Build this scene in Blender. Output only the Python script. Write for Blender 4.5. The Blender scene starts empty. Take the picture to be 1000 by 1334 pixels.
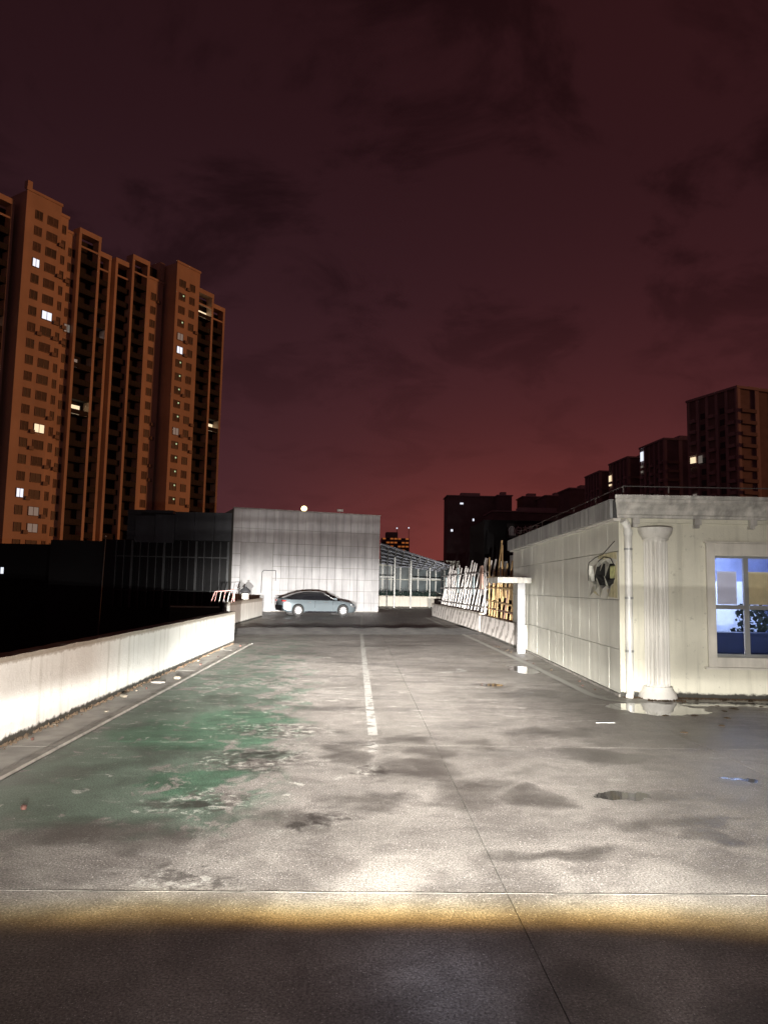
import bpy, bmesh, math, random
from mathutils import Vector, Matrix
random.seed(7)
S = bpy.context.scene
COL = S.collection
R = math.radians

# ------------------------------------------------------------------ camera
cam_d = bpy.data.cameras.new('camera')
cam = bpy.data.objects.new('camera', cam_d); COL.objects.link(cam)
f = Vector((0.03199966, 0.99435267, 0.10118689)); r = Vector((0.9992176, -0.03418087, 0.01989602)); u = Vector((-0.02324232, -0.10047105, 0.99466847))
cam.matrix_world = Matrix(((r.x, u.x, -f.x, 0), (r.y, u.y, -f.y, 0), (r.z, u.z, -f.z, 1.75), (0, 0, 0, 1)))
cam_d.sensor_fit = 'VERTICAL'; cam_d.sensor_height = 36.0; cam_d.lens = 36.0 * 960 / 1334
cam_d.clip_start = 0.05; cam_d.clip_end = 6000
S.camera = cam
S.render.resolution_x = 767; S.render.resolution_y = 1024

# ------------------------------------------------------------------ view
S.view_settings.view_transform = 'Standard'; S.view_settings.look = 'None'
S.view_settings.exposure = 0.0; S.view_settings.gamma = 1.0; S.view_settings.use_curve_mapping = False

# ------------------------------------------------------------------ node helpers
class NT:
    def __init__(s, nt): s.nt = nt; s.n = nt.nodes; s.l = nt.links
    def new(s, t, **kw):
        o = s.n.new(t)
        for k, v in kw.items(): setattr(o, k, v)
        return o
    def put(s, sock, v):
        if hasattr(v, 'is_linked') or isinstance(v, bpy.types.NodeSocket): s.l.new(v, sock)
        else: sock.default_value = v
    def math(s, op, a, b=0.0, c=0.0, clamp=False):
        m = s.new('ShaderNodeMath', operation=op, use_clamp=clamp)
        s.put(m.inputs[0], a); s.put(m.inputs[1], b); s.put(m.inputs[2], c)
        return m.outputs[0]
    def vmath(s, op, a, b=(0, 0, 0)):
        m = s.new('ShaderNodeVectorMath', operation=op); s.put(m.inputs[0], a); s.put(m.inputs[1], b)
        return m.outputs[0] if op not in ('LENGTH', 'DOT_PRODUCT', 'DISTANCE') else m.outputs['Value']
    def noise(s, vec, scale, detail=4, rough=.55, dist=0.0):
        m = s.new('ShaderNodeTexNoise'); s.put(m.inputs['Vector'], vec); s.put(m.inputs['Scale'], scale)
        m.inputs['Detail'].default_value = detail; m.inputs['Roughness'].default_value = rough; m.inputs['Distortion'].default_value = dist
        return m.outputs['Fac']
    def vor(s, vec, scale, feature='F1'):
        m = s.new('ShaderNodeTexVoronoi', feature=feature); s.put(m.inputs['Vector'], vec); m.inputs['Scale'].default_value = scale
        return m
    def step(s, v, a, b, lo=0.0, hi=1.0):
        m = s.new('ShaderNodeMapRange', interpolation_type='SMOOTHSTEP', clamp=True)
        s.put(m.inputs[0], v); s.put(m.inputs[1], a); s.put(m.inputs[2], b); s.put(m.inputs[3], lo); s.put(m.inputs[4], hi)
        return m.outputs[0]
    def mix(s, fac, a, b, blend='MIX'):
        m = s.new('ShaderNodeMix', data_type='RGBA', blend_type=blend)
        s.put(m.inputs[0], fac)
        for i, v in ((6, a), (7, b)):
            if isinstance(v, (tuple, list)): v = (*v[:3], 1.0)
            s.put(m.inputs[i], v)
        return m.outputs[2]
    def ramp(s, fac, stops, interp='LINEAR'):
        m = s.new('ShaderNodeValToRGB'); cr = m.color_ramp; cr.interpolation = interp
        while len(cr.elements) > 1: cr.elements.remove(cr.elements[-1])
        for i, (p, c) in enumerate(stops):
            e = cr.elements[0] if i == 0 else cr.elements.new(p)
            e.position = p
            e.color = (*c, 1) if isinstance(c, (tuple, list)) else (c, c, c, 1)
        s.put(m.inputs[0], fac); return m.outputs[0]
    def sep(s, v):
        m = s.new('ShaderNodeSeparateXYZ'); s.put(m.inputs[0], v); return m.outputs
    def comb(s, x, y, z):
        m = s.new('ShaderNodeCombineXYZ'); s.put(m.inputs[0], x); s.put(m.inputs[1], y); s.put(m.inputs[2], z); return m.outputs[0]

def srgb(*c):
    return tuple(((v / 255) / 12.92 if v / 255 <= .04045 else ((v / 255 + .055) / 1.055) ** 2.4) for v in c)

# ------------------------------------------------------------------ world: low overcast over a lit city
W = bpy.data.worlds.new('World'); S.world = W; W.use_nodes = True
w = NT(W.node_tree); w.n.clear()
tc = w.new('ShaderNodeTexCoord'); d = tc.outputs['Generated']
dx, dy, dz = w.sep(d)
elev = w.math('ARCSINE', dz)
en = w.math('DIVIDE', w.math('MAXIMUM', elev, 0.0), R(60))
base = w.ramp(en, [(0.0, srgb(76, 45, 50)), (.1, srgb(68, 39, 44)), (.22, srgb(57, 32, 37)), (.36, srgb(47, 26, 31)), (.55, srgb(40, 20, 24)), (.7, srgb(36, 17, 20)), (1.0, srgb(28, 13, 17))])
# warmer, brighter towards the city beyond the right-hand blocks
az = w.math('ARCTAN2', dx, dy)
gd = w.math('DIVIDE', w.math('SUBTRACT', az, R(15)), R(17))
ge = w.math('DIVIDE', elev, R(9.5))
gl = w.math('EXPONENT', w.math('MULTIPLY', w.math('ADD', w.math('MULTIPLY', gd, gd), w.math('MULTIPLY', ge, ge)), -1.0))
sky1 = w.mix(gl, base, srgb(130, 60, 52))
gd2 = w.math('DIVIDE', w.math('SUBTRACT', az, R(28)), R(28))
gl2 = w.math('MULTIPLY', w.math('EXPONENT', w.math('MULTIPLY', w.math('MULTIPLY', gd2, gd2), -1.0)), .48)
sky2 = w.mix(gl2, sky1, w.mix(w.step(elev, 0.02, .55), srgb(90, 39, 39), srgb(52, 22, 23)))
cv = w.vmath('DIVIDE', d, w.comb(w.math('ADD', w.math('MAXIMUM', dz, 0), .25), w.math('ADD', w.math('MAXIMUM', dz, 0), .25), w.math('ADD', w.math('MAXIMUM', dz, 0), .25)))
cl = w.noise(cv, 3.4, 7, .6, .5)
cl2 = w.noise(cv, .9, 3, .5)
cloud = w.math('MULTIPLY', w.step(cl, .36, .54, w.step(elev, .15, .5, .95, .58), 1.06), w.step(cl2, .3, .7, .93, 1.05))
sky3 = w.mix(1.0, sky2, w.comb(cloud, cloud, cloud), 'MULTIPLY')
nish = w.new('ShaderNodeTexSky', sky_type='NISHITA'); nish.sun_disc = False
nish.sun_elevation = R(4); nish.sun_rotation = R(88)
bg = w.new('ShaderNodeBackground'); w.put(bg.inputs[0], sky3); bg.inputs[1].default_value = 1.0
bg2 = w.new('ShaderNodeBackground'); w.put(bg2.inputs[0], nish.outputs[0]); bg2.inputs[1].default_value = 0.0002
ad = w.new('ShaderNodeAddShader'); w.l.new(bg.outputs[0], ad.inputs[0]); w.l.new(bg2.outputs[0], ad.inputs[1])
wo = w.new('ShaderNodeOutputWorld'); w.l.new(ad.outputs[0], wo.inputs[0])

# ------------------------------------------------------------------ the one sun: low orange glow of the city from the right
sd = bpy.data.lights.new('sun', 'SUN'); sd.energy = 0.68; sd.color = (1.0, .36, .13); sd.angle = R(8)
sun = bpy.data.objects.new('sun', sd); COL.objects.link(sun)
sun_from = Vector((math.sin(R(88)) * math.cos(R(4)), math.cos(R(88)) * math.cos(R(4)), math.sin(R(4))))
sun.rotation_euler = sun_from.to_track_quat('Z', 'Y').to_euler()

# ------------------------------------------------------------------ headlights of the car that stands behind the viewer
HL_H = 0.78
def headlight(x):
    ld = bpy.data.lights.new('headlight', 'SPOT'); ld.energy = 1.0; ld.spot_size = R(150); ld.spot_blend = .05
    ld.shadow_soft_size = .012; ld.use_nodes = True
    t = NT(ld.node_tree); t.n.clear()
    g = t.new('ShaderNodeNewGeometry')
    ox, oy, oz = t.sep(g.outputs['Incoming'])
    sg = HL_SIGN
    ox = t.math('MULTIPLY', ox, sg); oy = t.math('MULTIPLY', oy, sg); oz = t.math('MULTIPLY', oz, sg)
    hz = t.math('SQRT', t.math('ADD', t.math('MULTIPLY', ox, ox), t.math('MULTIPLY', oy, oy)))
    e = t.math('DIVIDE', oz, t.math('MAXIMUM', oy, .001))
    a = t.math('DIVIDE', ox, t.math('MAXIMUM', oy, .001))          # tan of azimuth
    an = t.math('MULTIPLY_ADD', a, .5, .5, clamp=True)              # -1..1 -> 0..1
    wob = t.noise(t.comb(t.math('MULTIPLY', a, 5.0), t.math('MULTIPLY', e, 30.0), x), 2.2, 3, .6)
    e2 = t.math('ADD', e, t.math('MULTIPLY', t.math('SUBTRACT', wob, .5), .012))
    def V(stops, ev):                                               # stops given in tan(elevation)
        q = t.math('DIVIDE', t.math('ADD', ev, .3), .6, clamp=True)
        return t.ramp(q, [((p + .3) / .6, c) for p, c in stops])
    def A(stops):
        return t.ramp(an, [((p + 1) / 2, c) for p, c in stops])
    wide = V(WIDE, e2); cen = V(CENTER, e); stray = V(STRAY, e2)
    c1 = t.mix(1.0, wide, A(A_WIDE), 'MULTIPLY')
    c2 = t.mix(1.0, cen, A(A_CEN), 'MULTIPLY')
    c3 = t.mix(1.0, stray, A(A_STRAY), 'MULTIPLY')
    near = V(NEAR, t.math('ADD', t.math('DIVIDE', oz, t.math('MAXIMUM', t.math('ADD', t.math('MULTIPLY', oy, .8), t.math('MULTIPLY', hz, .2)), .001)), t.math('MULTIPLY', t.math('SUBTRACT', t.noise(t.comb(a, x, 0.0), 2.2, 3, .5), .5), .014)))
    c4 = t.mix(1.0, V(FORE, e), A(A_FORE), 'MULTIPLY')
    tot = None
    for c, k in ((c1, K_WIDE), (c2, K_CEN), (c3, K_STRAY), (c4, K_WIDE)):
        m = t.new('ShaderNodeVectorMath', operation='SCALE'); t.put(m.inputs[0], c); m.inputs['Scale'].default_value = k
        tot = m.outputs[0] if tot is None else t.vmath('ADD', tot, m.outputs[0])
    tot = t.mix(1.0, tot, near, 'MULTIPLY')
    # faint cool spill straight down in front of the bumper
    ac = t.math('DIVIDE', t.math('SUBTRACT', a, (.42 - x) / 3.65), .085)
    sp = t.math('MULTIPLY', t.math('EXPONENT', t.math('MULTIPLY', t.math('MULTIPLY', ac, ac), -1.0)), t.step(e, -.165, -.2))
    # two thin caustic streaks thrown up to the right by the lens
    if x > 0:
        for e0, kk in ((.053, .9), (.088, .45)):
            q = t.math('DIVIDE', t.math('SUBTRACT', t.math('MULTIPLY_ADD', a, .52, e), e0 + .52 * .184), .0045)
            g_ = t.math('MULTIPLY', t.math('EXPONENT', t.math('MULTIPLY', t.math('MULTIPLY', q, q), -1.0)), t.math('MULTIPLY', t.step(a, .165, .19), t.step(a, .26, .22)))
            g_ = t.math('MULTIPLY', g_, kk)
            tot = t.vmath('ADD', tot, t.comb(g_, g_, g_))
    tot = t.vmath('ADD', tot, t.comb(t.math('MULTIPLY', sp, .036), t.math('MULTIPLY', sp, .042), t.math('MULTIPLY', sp, .060)))
    tot = t.mix(1.0, tot, (1.0, .96, .90), 'MULTIPLY')
    em = t.new('ShaderNodeEmission'); t.put(em.inputs[0], tot); em.inputs[1].default_value = K_ALL
    out = t.new('ShaderNodeOutputLight'); t.l.new(em.outputs[0], out.inputs[0])
    o = bpy.data.objects.new('headlight', ld); COL.objects.link(o)
    o.location = (x, -.4, HL_H); o.rotation_euler = (R(90), 0, 0)
    return o
HL_SIGN = 1.0
K_ALL = 9000.0
# intensities in units of 1000
K_WIDE, K_CEN, K_STRAY = 14.0, 30.0, 1.0
WIDE = [(-.3, .05), (-.2, .055), (-.165, .060), (-.13, .095), (-.105, .21), (-.085, .38), (-.07, .55), (-.058, .72), (-.05, .8), (-.042, .68), (-.034, .36), (-.022, .13), (-.01, .075), (.02, .055), (.03, 0.03), (.05, .0)]
FORE = [(-.3, .035), (-.16, .038), (-.13, .05), (-.11, .072), (-.09, .085), (-.078, .055), (-.068, .0), (.3, .0)]
A_FORE = [(-.9, .0), (-.6, .05), (-.4, .25), (-.2, .6), (-.08, .45), (.05, .45), (.15, 1.0), (.3, 1.3), (.45, 1.3), (.6, .9), (.9, .3)]
CENTER = [(-.085, 0.0), (-.06, .3), (-.046, .75), (-.034, 1.0), (-.025, .98), (-.016, .8), (-.008, .66), (.0, .6), (.02, .58), (.035, .48), (.048, .28), (.06, .14), (.075, .08), (.088, .05), (.094, .10), (.1, .09), (.106, .05), (.115, .08), (.122, .04), (.15, .02), (.2, .0)]
STRAY = [(-.3, .012), (-.2, .012), (-.1, .1), (-.03, .5), (.03, .62), (.06, .42), (.083, .36), (.087, .56), (.11, .48), (.15, .34), (.3, .2)]
A_WIDE = [(-.9, .0), (-.6, .05), (-.45, .09), (-.33, .10), (-.22, .29), (-.1, .8), (0, 1.0), (.12, 1.0), (.19, .6), (.25, .17), (.31, .05), (.42, .045), (.6, .04), (.9, .02)]
A_CEN = [(-.3, .0), (-.22, .12), (-.18, .6), (-.14, 1.2), (-.11, .95), (-.09, .85), (-.04, .9), (.0, .95), (.04, .9), (.08, .9), (.11, 1.0), (.16, .6), (.2, .2), (.26, .03), (.35, .0)]
A_STRAY = [(-.8, .1), (-.5, .7), (-.35, .72), (-.25, .45), (-.19, .2), (-.12, .2), (-.05, .8), (0, 1.0), (.2, 1.0), (.28, .8), (.36, .5), (.42, .5), (.6, .35), (.9, .1)]
NEAR = [(-.3, (.040, .038, .042)), (-.1785, (.040, .037, .040)), (-.1765, (.08, .055, .04)), (-.1745, (.34, .20, .07)), (-.172, (.9, .60, .22)), (-.169, (1.0, .86, .5)), (-.165, (1.0, .96, .82)), (-.160, (1, 1, 1)), (.3, (1, 1, 1))]
for hx in (-.45, .95): headlight(hx)

# ------------------------------------------------------------------ mesh helpers
class MB:
    def __init__(s): s.v = []; s.f = []
    def add(s, vs, fs):
        b = len(s.v); s.v += [tuple(p) for p in vs]; s.f += [tuple(i + b for i in q) for q in fs]; return s
    def box(s, x0, x1, y0, y1, z0, z1):
        return s.add([(x0, y0, z0), (x1, y0, z0), (x1, y1, z0), (x0, y1, z0), (x0, y0, z1), (x1, y0, z1), (x1, y1, z1), (x0, y1, z1)],
                     [(0, 3, 2, 1), (4, 5, 6, 7), (0, 1, 5, 4), (1, 2, 6, 5), (2, 3, 7, 6), (3, 0, 4, 7)])
    def tube(s, p, q, r0, r1=None, n=8):
        r1 = r0 if r1 is None else r1
        p = Vector(p); q = Vector(q); ax = (q - p).normalized()
        a = ax.orthogonal().normalized(); b = ax.cross(a); vs = []
        for c, rr in ((p, r0), (q, r1)):
            for i in range(n):
                t = 2 * math.pi * (i + .5) / n; vs.append(c + (a * math.cos(t) + b * math.sin(t)) * rr)
        fs = [(i, (i + 1) % n, n + (i + 1) % n, n + i) for i in range(n)] + [tuple(range(n - 1, -1, -1)), tuple(range(n, 2 * n))]
        return s.add(vs, fs)
    def path(s, pts, rr, n=8):
        for a, b in zip(pts[:-1], pts[1:]): s.tube(a, b, rr, rr, n)
        return s
    def lathe(s, prof, n=24, c=(0, 0, 0), axis='Z', a0=0.0, a1=2 * math.pi):
        vs = []; full = abs(a1 - a0 - 2 * math.pi) < 1e-6; m = n if full else n + 1
        for rr, z in prof:
            for i in range(m):
                t = a0 + (a1 - a0) * i / n; x, y = rr * math.cos(t), rr * math.sin(t)
                vs.append((c[0] + x, c[1] + y, c[2] + z) if axis == 'Z' else (c[0] + x, c[1] + z, c[2] + y))
        fs = []
        for k in range(len(prof) - 1):
            for i in range(n):
                j = (i + 1) % m if full else i + 1
                q = (k * m + i, k * m + j, (k + 1) * m + j, (k + 1) * m + i)
                fs.append(q if axis == 'Z' else q[::-1])
        return s.add(vs, fs)
    def prism(s, poly, y0, y1):                                     # poly in xz, extruded along y
        n = len(poly); vs = [(x, y0, z) for x, z in poly] + [(x, y1, z) for x, z in poly]
        return s.add(vs, [tuple(range(n)), tuple(range(2 * n - 1, n - 1, -1))] + [((i + 1) % n, i, n + i, n + (i + 1) % n) for i in range(n)])
    def mesh(s, name, mat=None, smooth=False):
        me = bpy.data.meshes.new(name); me.from_pydata(s.v, [], s.f)
        bm = bmesh.new(); bm.from_mesh(me); bmesh.ops.recalc_face_normals(bm, faces=bm.faces); bm.to_mesh(me); bm.free()
        if mat: me.materials.append(mat)
        if smooth:
            me.polygons.foreach_set('use_smooth', [True] * len(me.polygons))
            try: me.set_sharp_from_angle(angle=R(40))
            except Exception: pass
        return me
    def build(s, name, mat, parent=None, smooth=False):
        return link(name, s.mesh(name, mat, smooth), parent)
def link(name, me, parent=None, loc=None, rz=None):
    o = bpy.data.objects.new(name, me); COL.objects.link(o)
    if parent: o.parent = parent
    if loc is not None: o.location = loc
    if rz is not None: o.rotation_euler.z = rz
    return o
def tag(o, label=None, cat=None, group=None, kind=None):
    for k, v in (('label', label), ('category', cat), ('group', group), ('kind', kind)):
        if v: o[k] = v
    return o
def empty(name, loc=(0, 0, 0), rz=0.0, label=None, cat=None, group=None):
    o = bpy.data.objects.new(name, None); COL.objects.link(o); o.location = loc; o.rotation_euler.z = rz
    return tag(o, label, cat, group)
def box(name, mat, parent, *b): return MB().box(*b).build(name, mat, parent)

# ------------------------------------------------------------------ materials
def mat(name, col, rough=.7, var=.15, scale=3.0, bump=.0, bscale=40.0, metal=0.0, streak=0.0, spec=.5, emit=None, estr=1.0, rnd=0.0):
    m = bpy.data.materials.new(name); m.use_nodes = True
    t = NT(m.node_tree); b = t.n['Principled BSDF']
    pos = t.new('ShaderNodeNewGeometry').outputs['Position']
    n1 = t.noise(pos, scale, 5, .6)
    k = t.step(n1, .25, .75, 1 - var, 1 + var)
    if streak:
        sv = t.vmath('MULTIPLY', pos, (1.0, 1.0, .07))
        k = t.math('MULTIPLY', k, t.step(t.noise(sv, scale * 3, 4, .6), .3, .7, 1 - streak, 1.0 + streak * .3))
    if rnd:
        k = t.math('MULTIPLY', k, t.math('MULTIPLY_ADD', t.new('ShaderNodeObjectInfo').outputs['Random'], 2 * rnd, 1 - rnd))
    c = t.mix(1.0, (*col, 1), t.comb(k, k, k), 'MULTIPLY')
    t.put(b.inputs['Base Color'], c); b.inputs['Roughness'].default_value = rough; b.inputs['Metallic'].default_value = metal
    b.inputs['Specular IOR Level'].default_value = spec
    if bump:
        bp = t.new('ShaderNodeBump'); bp.inputs['Strength'].default_value = bump; bp.inputs['Distance'].default_value = .01
        t.put(bp.inputs['Height'], t.noise(pos, bscale, 4, .65)); t.put(b.inputs['Normal'], bp.outputs[0])
    if emit:
        b.inputs['Emission Color'].default_value = (*emit, 1); b.inputs['Emission Strength'].default_value = estr
    return m

# wet patches, puddles in deck coordinates: x, y, rx, ry
WET = [(0.51, 8.80, .25, .31), (.62, 7.37, .45, .67), (.93, 6.65, .37, .59), (1.51, 6.49, .28, .28), (1.42, 8.56, .21, .29), (3.64, 7.05, .25, .2),
       (2.56, 5.73, .5, .22), (2.60, 5.38, .17, .16), (-1.04, 7.82, .31, .34), (-1.26, 6.16, .15, .17), (.06, 6.22, .38, .3), (2.46, 13.64, .29, .32),
       (.79, 7.93, .32, .42), (-1.66, 5.44, .74, .32), (1.24, 5.12, .47, .14), (-.09, 7.9, .32, .56), (-.46, 5.72, .4, .25), (2.77, 8.02, .51, .29),
       (2.75, 6.44, .41, .2), (2.53, 9.26, .59, .3), (2.91, 12.54, .54, .45), (4.4, 9.24, .8, .97), (1.0, 2.9, 1.2, .5), (6.5, 9.0, 1.6, 1.4)]
PUD = [(2.28, 6.49, .27, .19), (3.65, 16.34, .33, .85), (4.55, 11.2, .75, .6), (3.64, 7.05, .15, .1), (2.48, 13.74, .2, .22), (5.9, 11.75, 1.1, .22)]
def deck_material():
    m = bpy.data.materials.new('worn_wet_concrete'); m.use_nodes = True
    t = NT(m.node_tree); b = t.n['Principled BSDF']
    pos = t.new('ShaderNodeNewGeometry').outputs['Position']
    x, y, z = t.sep(pos)
    n_big = t.noise(pos, .35, 4, .6); n_med = t.noise(pos, 1.7, 6, .62, .3); n_fine = t.noise(pos, 14, 5, .65); n_grit = t.noise(pos, 75, 3, .75); n_mot = t.noise(pos, 6, 6, .7, .3)
    # warp so the patches have ragged outlines
    wx = t.math('MULTIPLY', t.math('SUBTRACT', t.noise(pos, 2.6, 6, .6), .5), .95)
    wy = t.math('MULTIPLY', t.math('SUBTRACT', t.noise(t.vmath('ADD', pos, (31.7, 11.3, 0)), 2.6, 6, .6), .5), .95)
    px = t.math('ADD', x, wx); py = t.math('ADD', y, wy)
    wx2 = t.math('MULTIPLY_ADD', wx, .8, x); wy2 = t.math('MULTIPLY_ADD', wy, .8, y)
    def blobs(lst, X, Y, inner, outer):
        acc = None
        for cx, cy, rx, ry in lst:
            a = t.math('DIVIDE', t.math('SUBTRACT', X, cx), rx); c = t.math('DIVIDE', t.math('SUBTRACT', Y, cy), ry)
            q = t.math('ADD', t.math('MULTIPLY', a, a), t.math('MULTIPLY', c, c))
            acc = q if acc is None else t.math('MINIMUM', acc, q)
        return t.step(acc, outer, inner)
    sx = t.math('MULTIPLY_ADD', t.math('SUBTRACT', t.noise(pos, 1.9, 2, .45), .5), 1.1, x)
    sy = t.math('MULTIPLY_ADD', t.math('SUBTRACT', t.noise(t.vmath('ADD', pos, (17.3, 5.1, 0)), 1.9, 2, .45), .5), 1.1, y)
    wet = blobs(WET, sx, sy, -.1, 1.9)
    wet_r = t.math('MULTIPLY', t.step(t.math('MULTIPLY_ADD', n_med, .6, t.math('MULTIPLY', n_big, .5)), .50, .66), .8)
    wet_r = t.math('MULTIPLY', wet_r, t.step(y, 4.6, 6.0))
    wet = t.math('MAXIMUM', t.math('MULTIPLY', wet, .9), wet_r)
    pud = blobs(PUD, wx2, wy2, .75, .95)
    # long streaks along the run-off direction further away
    sv = t.vmath('MULTIPLY', pos, (.28, .9, 1.0))
    streak = t.noise(sv, 1.6, 6, .65, .2)
    # concrete
    c = t.mix(t.step(n_med, .36, .62), (.19, .172, .155), (.385, .358, .322))
    c = t.mix(t.step(n_big, .35, .6, .35, 0), c, (.2, .182, .165))
    c = t.mix(t.math('MULTIPLY', t.step(streak, .48, .66), t.step(y, 5.5, 11, .3, .8)), c, (.15, .137, .126))
    c = t.mix(t.step(n_fine, .35, .75, 0, .2), c, (.22, .2, .185))
    vo = t.vor(pos, 95); spk = t.math('LESS_THAN', vo.outputs['Distance'], .26)
    rs = t.sep(vo.outputs['Color'])[0]
    spk = t.math('MULTIPLY', spk, t.math('GREATER_THAN', rs, .8))
    c = t.mix(t.math('MULTIPLY', spk, .9), c, (.85, .83, .8))  # pale aggregate specks, coloured bright to stand for wet glints
    # green floor paint, worn, only in the left bay
    gx = t.math('MULTIPLY_ADD', wx, 1.4, x); gy = t.math('MULTIPLY_ADD', wy, 1.6, y)
    gm = t.math('MULTIPLY', t.step(gx, -.45, -1.05), t.step(gy, 5.25, 5.8))
    gm = t.math('MULTIPLY', gm, t.step(gy, 30, 17, .3, 1.0))
    worn = t.noise(t.vmath('MULTIPLY', pos, (1.0, .75, 1)), 2.6, 8, .72, .6)
    thr = t.math('ADD', t.step(y, 8.5, 17, .38, .49), t.step(x, -1.9, -.7, 0, .1))
    worn_m = t.step(worn, thr, t.math('ADD', thr, .035))
    core = blobs([(-1.9, 8.9, 1.0, .9), (-1.45, 9.8, .75, .85), (-1.45, 6.8, .35, .55)], gx, gy, .6, 1.25)
    gm = t.math('MULTIPLY', gm, t.math('MAXIMUM', worn_m, t.math('MULTIPLY', core, t.step(worn, .40, .47))))
    gcol = t.mix(core, t.mix(n_med, (.085, .13, .095), (.165, .22, .17)), t.mix(n_fine, (.055, .135, .08), (.09, .18, .115)))
    c = t.mix(t.math('MULTIPLY', gm, .92), c, gcol)
    # pale laitance flakes at the ragged paint edge
    fl = t.math('MULTIPLY', t.step(t.noise(pos, 4.5, 8, .72, .5), .615, .64), t.step(gx, .1, -.7))
    fl = t.math('MULTIPLY', fl, t.step(y, 4.6, 5.4))
    rough_p = blobs([(-1.0, 7.7, .6, .55), (-1.25, 6.2, .45, .3), (-1.0, 4.62, .35, .2), (.15, 7.25, .12, .4), (-1.0, 9.2, .7, .5), (-.25, 5.75, .25, .14)], px, py, .3, 1.4)
    fl2 = t.noise(pos, 8.5, 6, .68, .5)
    c = t.mix(t.math('MULTIPLY', rough_p, t.step(fl2, .52, .45, 0, .75)), c, (.075, .066, .058))
    fl = t.math('MAXIMUM', fl, t.math('MULTIPLY', rough_p, t.step(fl2, .56, .60)))
    c = t.mix(t.math('MULTIPLY', fl, .75), c, (.55, .54, .49))
    sc_ = t.noise(t.vmath('MULTIPLY', pos, (.55, 1.9, 1)), 3.2, 8, .74, .3)
    c = t.mix(t.math('MULTIPLY', t.step(sc_, .585, .64), t.step(y, 6.5, 12, .15, .7)), c, (.58, .56, .51))
    c = t.mix(t.math('MULTIPLY', t.step(sc_, .40, .34), t.step(y, 6, 10, .1, .7)), c, (.11, .1, .09))
    # far part of the roof is darker in patches
    far = t.step(y, 14, 30)
    c = t.mix(t.math('MULTIPLY', far, t.step(n_med, .35, .65, .1, .55)), c, (.16, .146, .134))
    c = t.mix(t.math('MULTIPLY', t.step(y, 4.35, 4.0), .45), c, (.12, .112, .108))          # shade short of the beam's near edge, put into the colour
    c = t.mix(t.math('MULTIPLY', wet, .85), c, t.mix(1.0, c, (.23, .22, .215), 'MULTIPLY'))
    c = t.mix(t.math('MULTIPLY', pud, .9), c, (.045, .042, .04))
    gk = t.math('MULTIPLY', t.step(n_grit, .32, .68, .48, 1.62), t.step(n_mot, .3, .7, .9, 1.08))
    gk = t.math('MULTIPLY_ADD', t.math('SUBTRACT', gk, 1.0), t.math('SUBTRACT', 1.0, pud), 1.0)
    c = t.mix(1.0, c, t.comb(gk, gk, gk), 'MULTIPLY')
    t.put(b.inputs['Base Color'], c)
    ro = t.math('MULTIPLY_ADD', t.math('MULTIPLY', wet, wet), -.2, t.step(n_med, .2, .8, .44, .6))
    ro = t.math('MULTIPLY_ADD', pud, t.math('SUBTRACT', t.math('MULTIPLY_ADD', n_mot, .1, .0), ro), ro)
    t.put(b.inputs['Roughness'], ro)
    b.inputs['Specular IOR Level'].default_value = .5
    h = t.math('ADD', t.math('MULTIPLY', n_grit, .35), t.math('ADD', t.math('MULTIPLY', n_fine, .55), t.math('MULTIPLY', gm, .25)))
    bp = t.new('ShaderNodeBump'); bp.inputs['Distance'].default_value = .012
    t.put(bp.inputs['Strength'], t.math('MULTIPLY', t.math('SUBTRACT', 1.0, pud), t.math('MULTIPLY_ADD', wet, -.1, .45)))
    t.put(bp.inputs['Height'], h); t.put(b.inputs['Normal'], bp.outputs[0])
    return m
def paint_mark_material(thr=.5, col=(.62, .6, .55)):
    m = bpy.data.materials.new('worn_white_paint'); m.use_nodes = True
    t = NT(m.node_tree); b = t.n['Principled BSDF']
    pos = t.new('ShaderNodeNewGeometry').outputs['Position']; y = t.sep(pos)[1]
    n = t.noise(pos, 7, 7, .7, .4)
    b.inputs['Base Color'].default_value = (*col, 1); b.inputs['Roughness'].default_value = .7
    k = t.mix(t.noise(pos, 30, 4), tuple(v * .7 for v in col), col); t.put(b.inputs['Base Color'], k)
    lim = t.step(y, 7.2, 9.2, thr + .11, thr - .08)
    a = t.step(n, lim, t.math('ADD', lim, .03))
    t.put(b.inputs['Alpha'], a)
    return m
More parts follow.
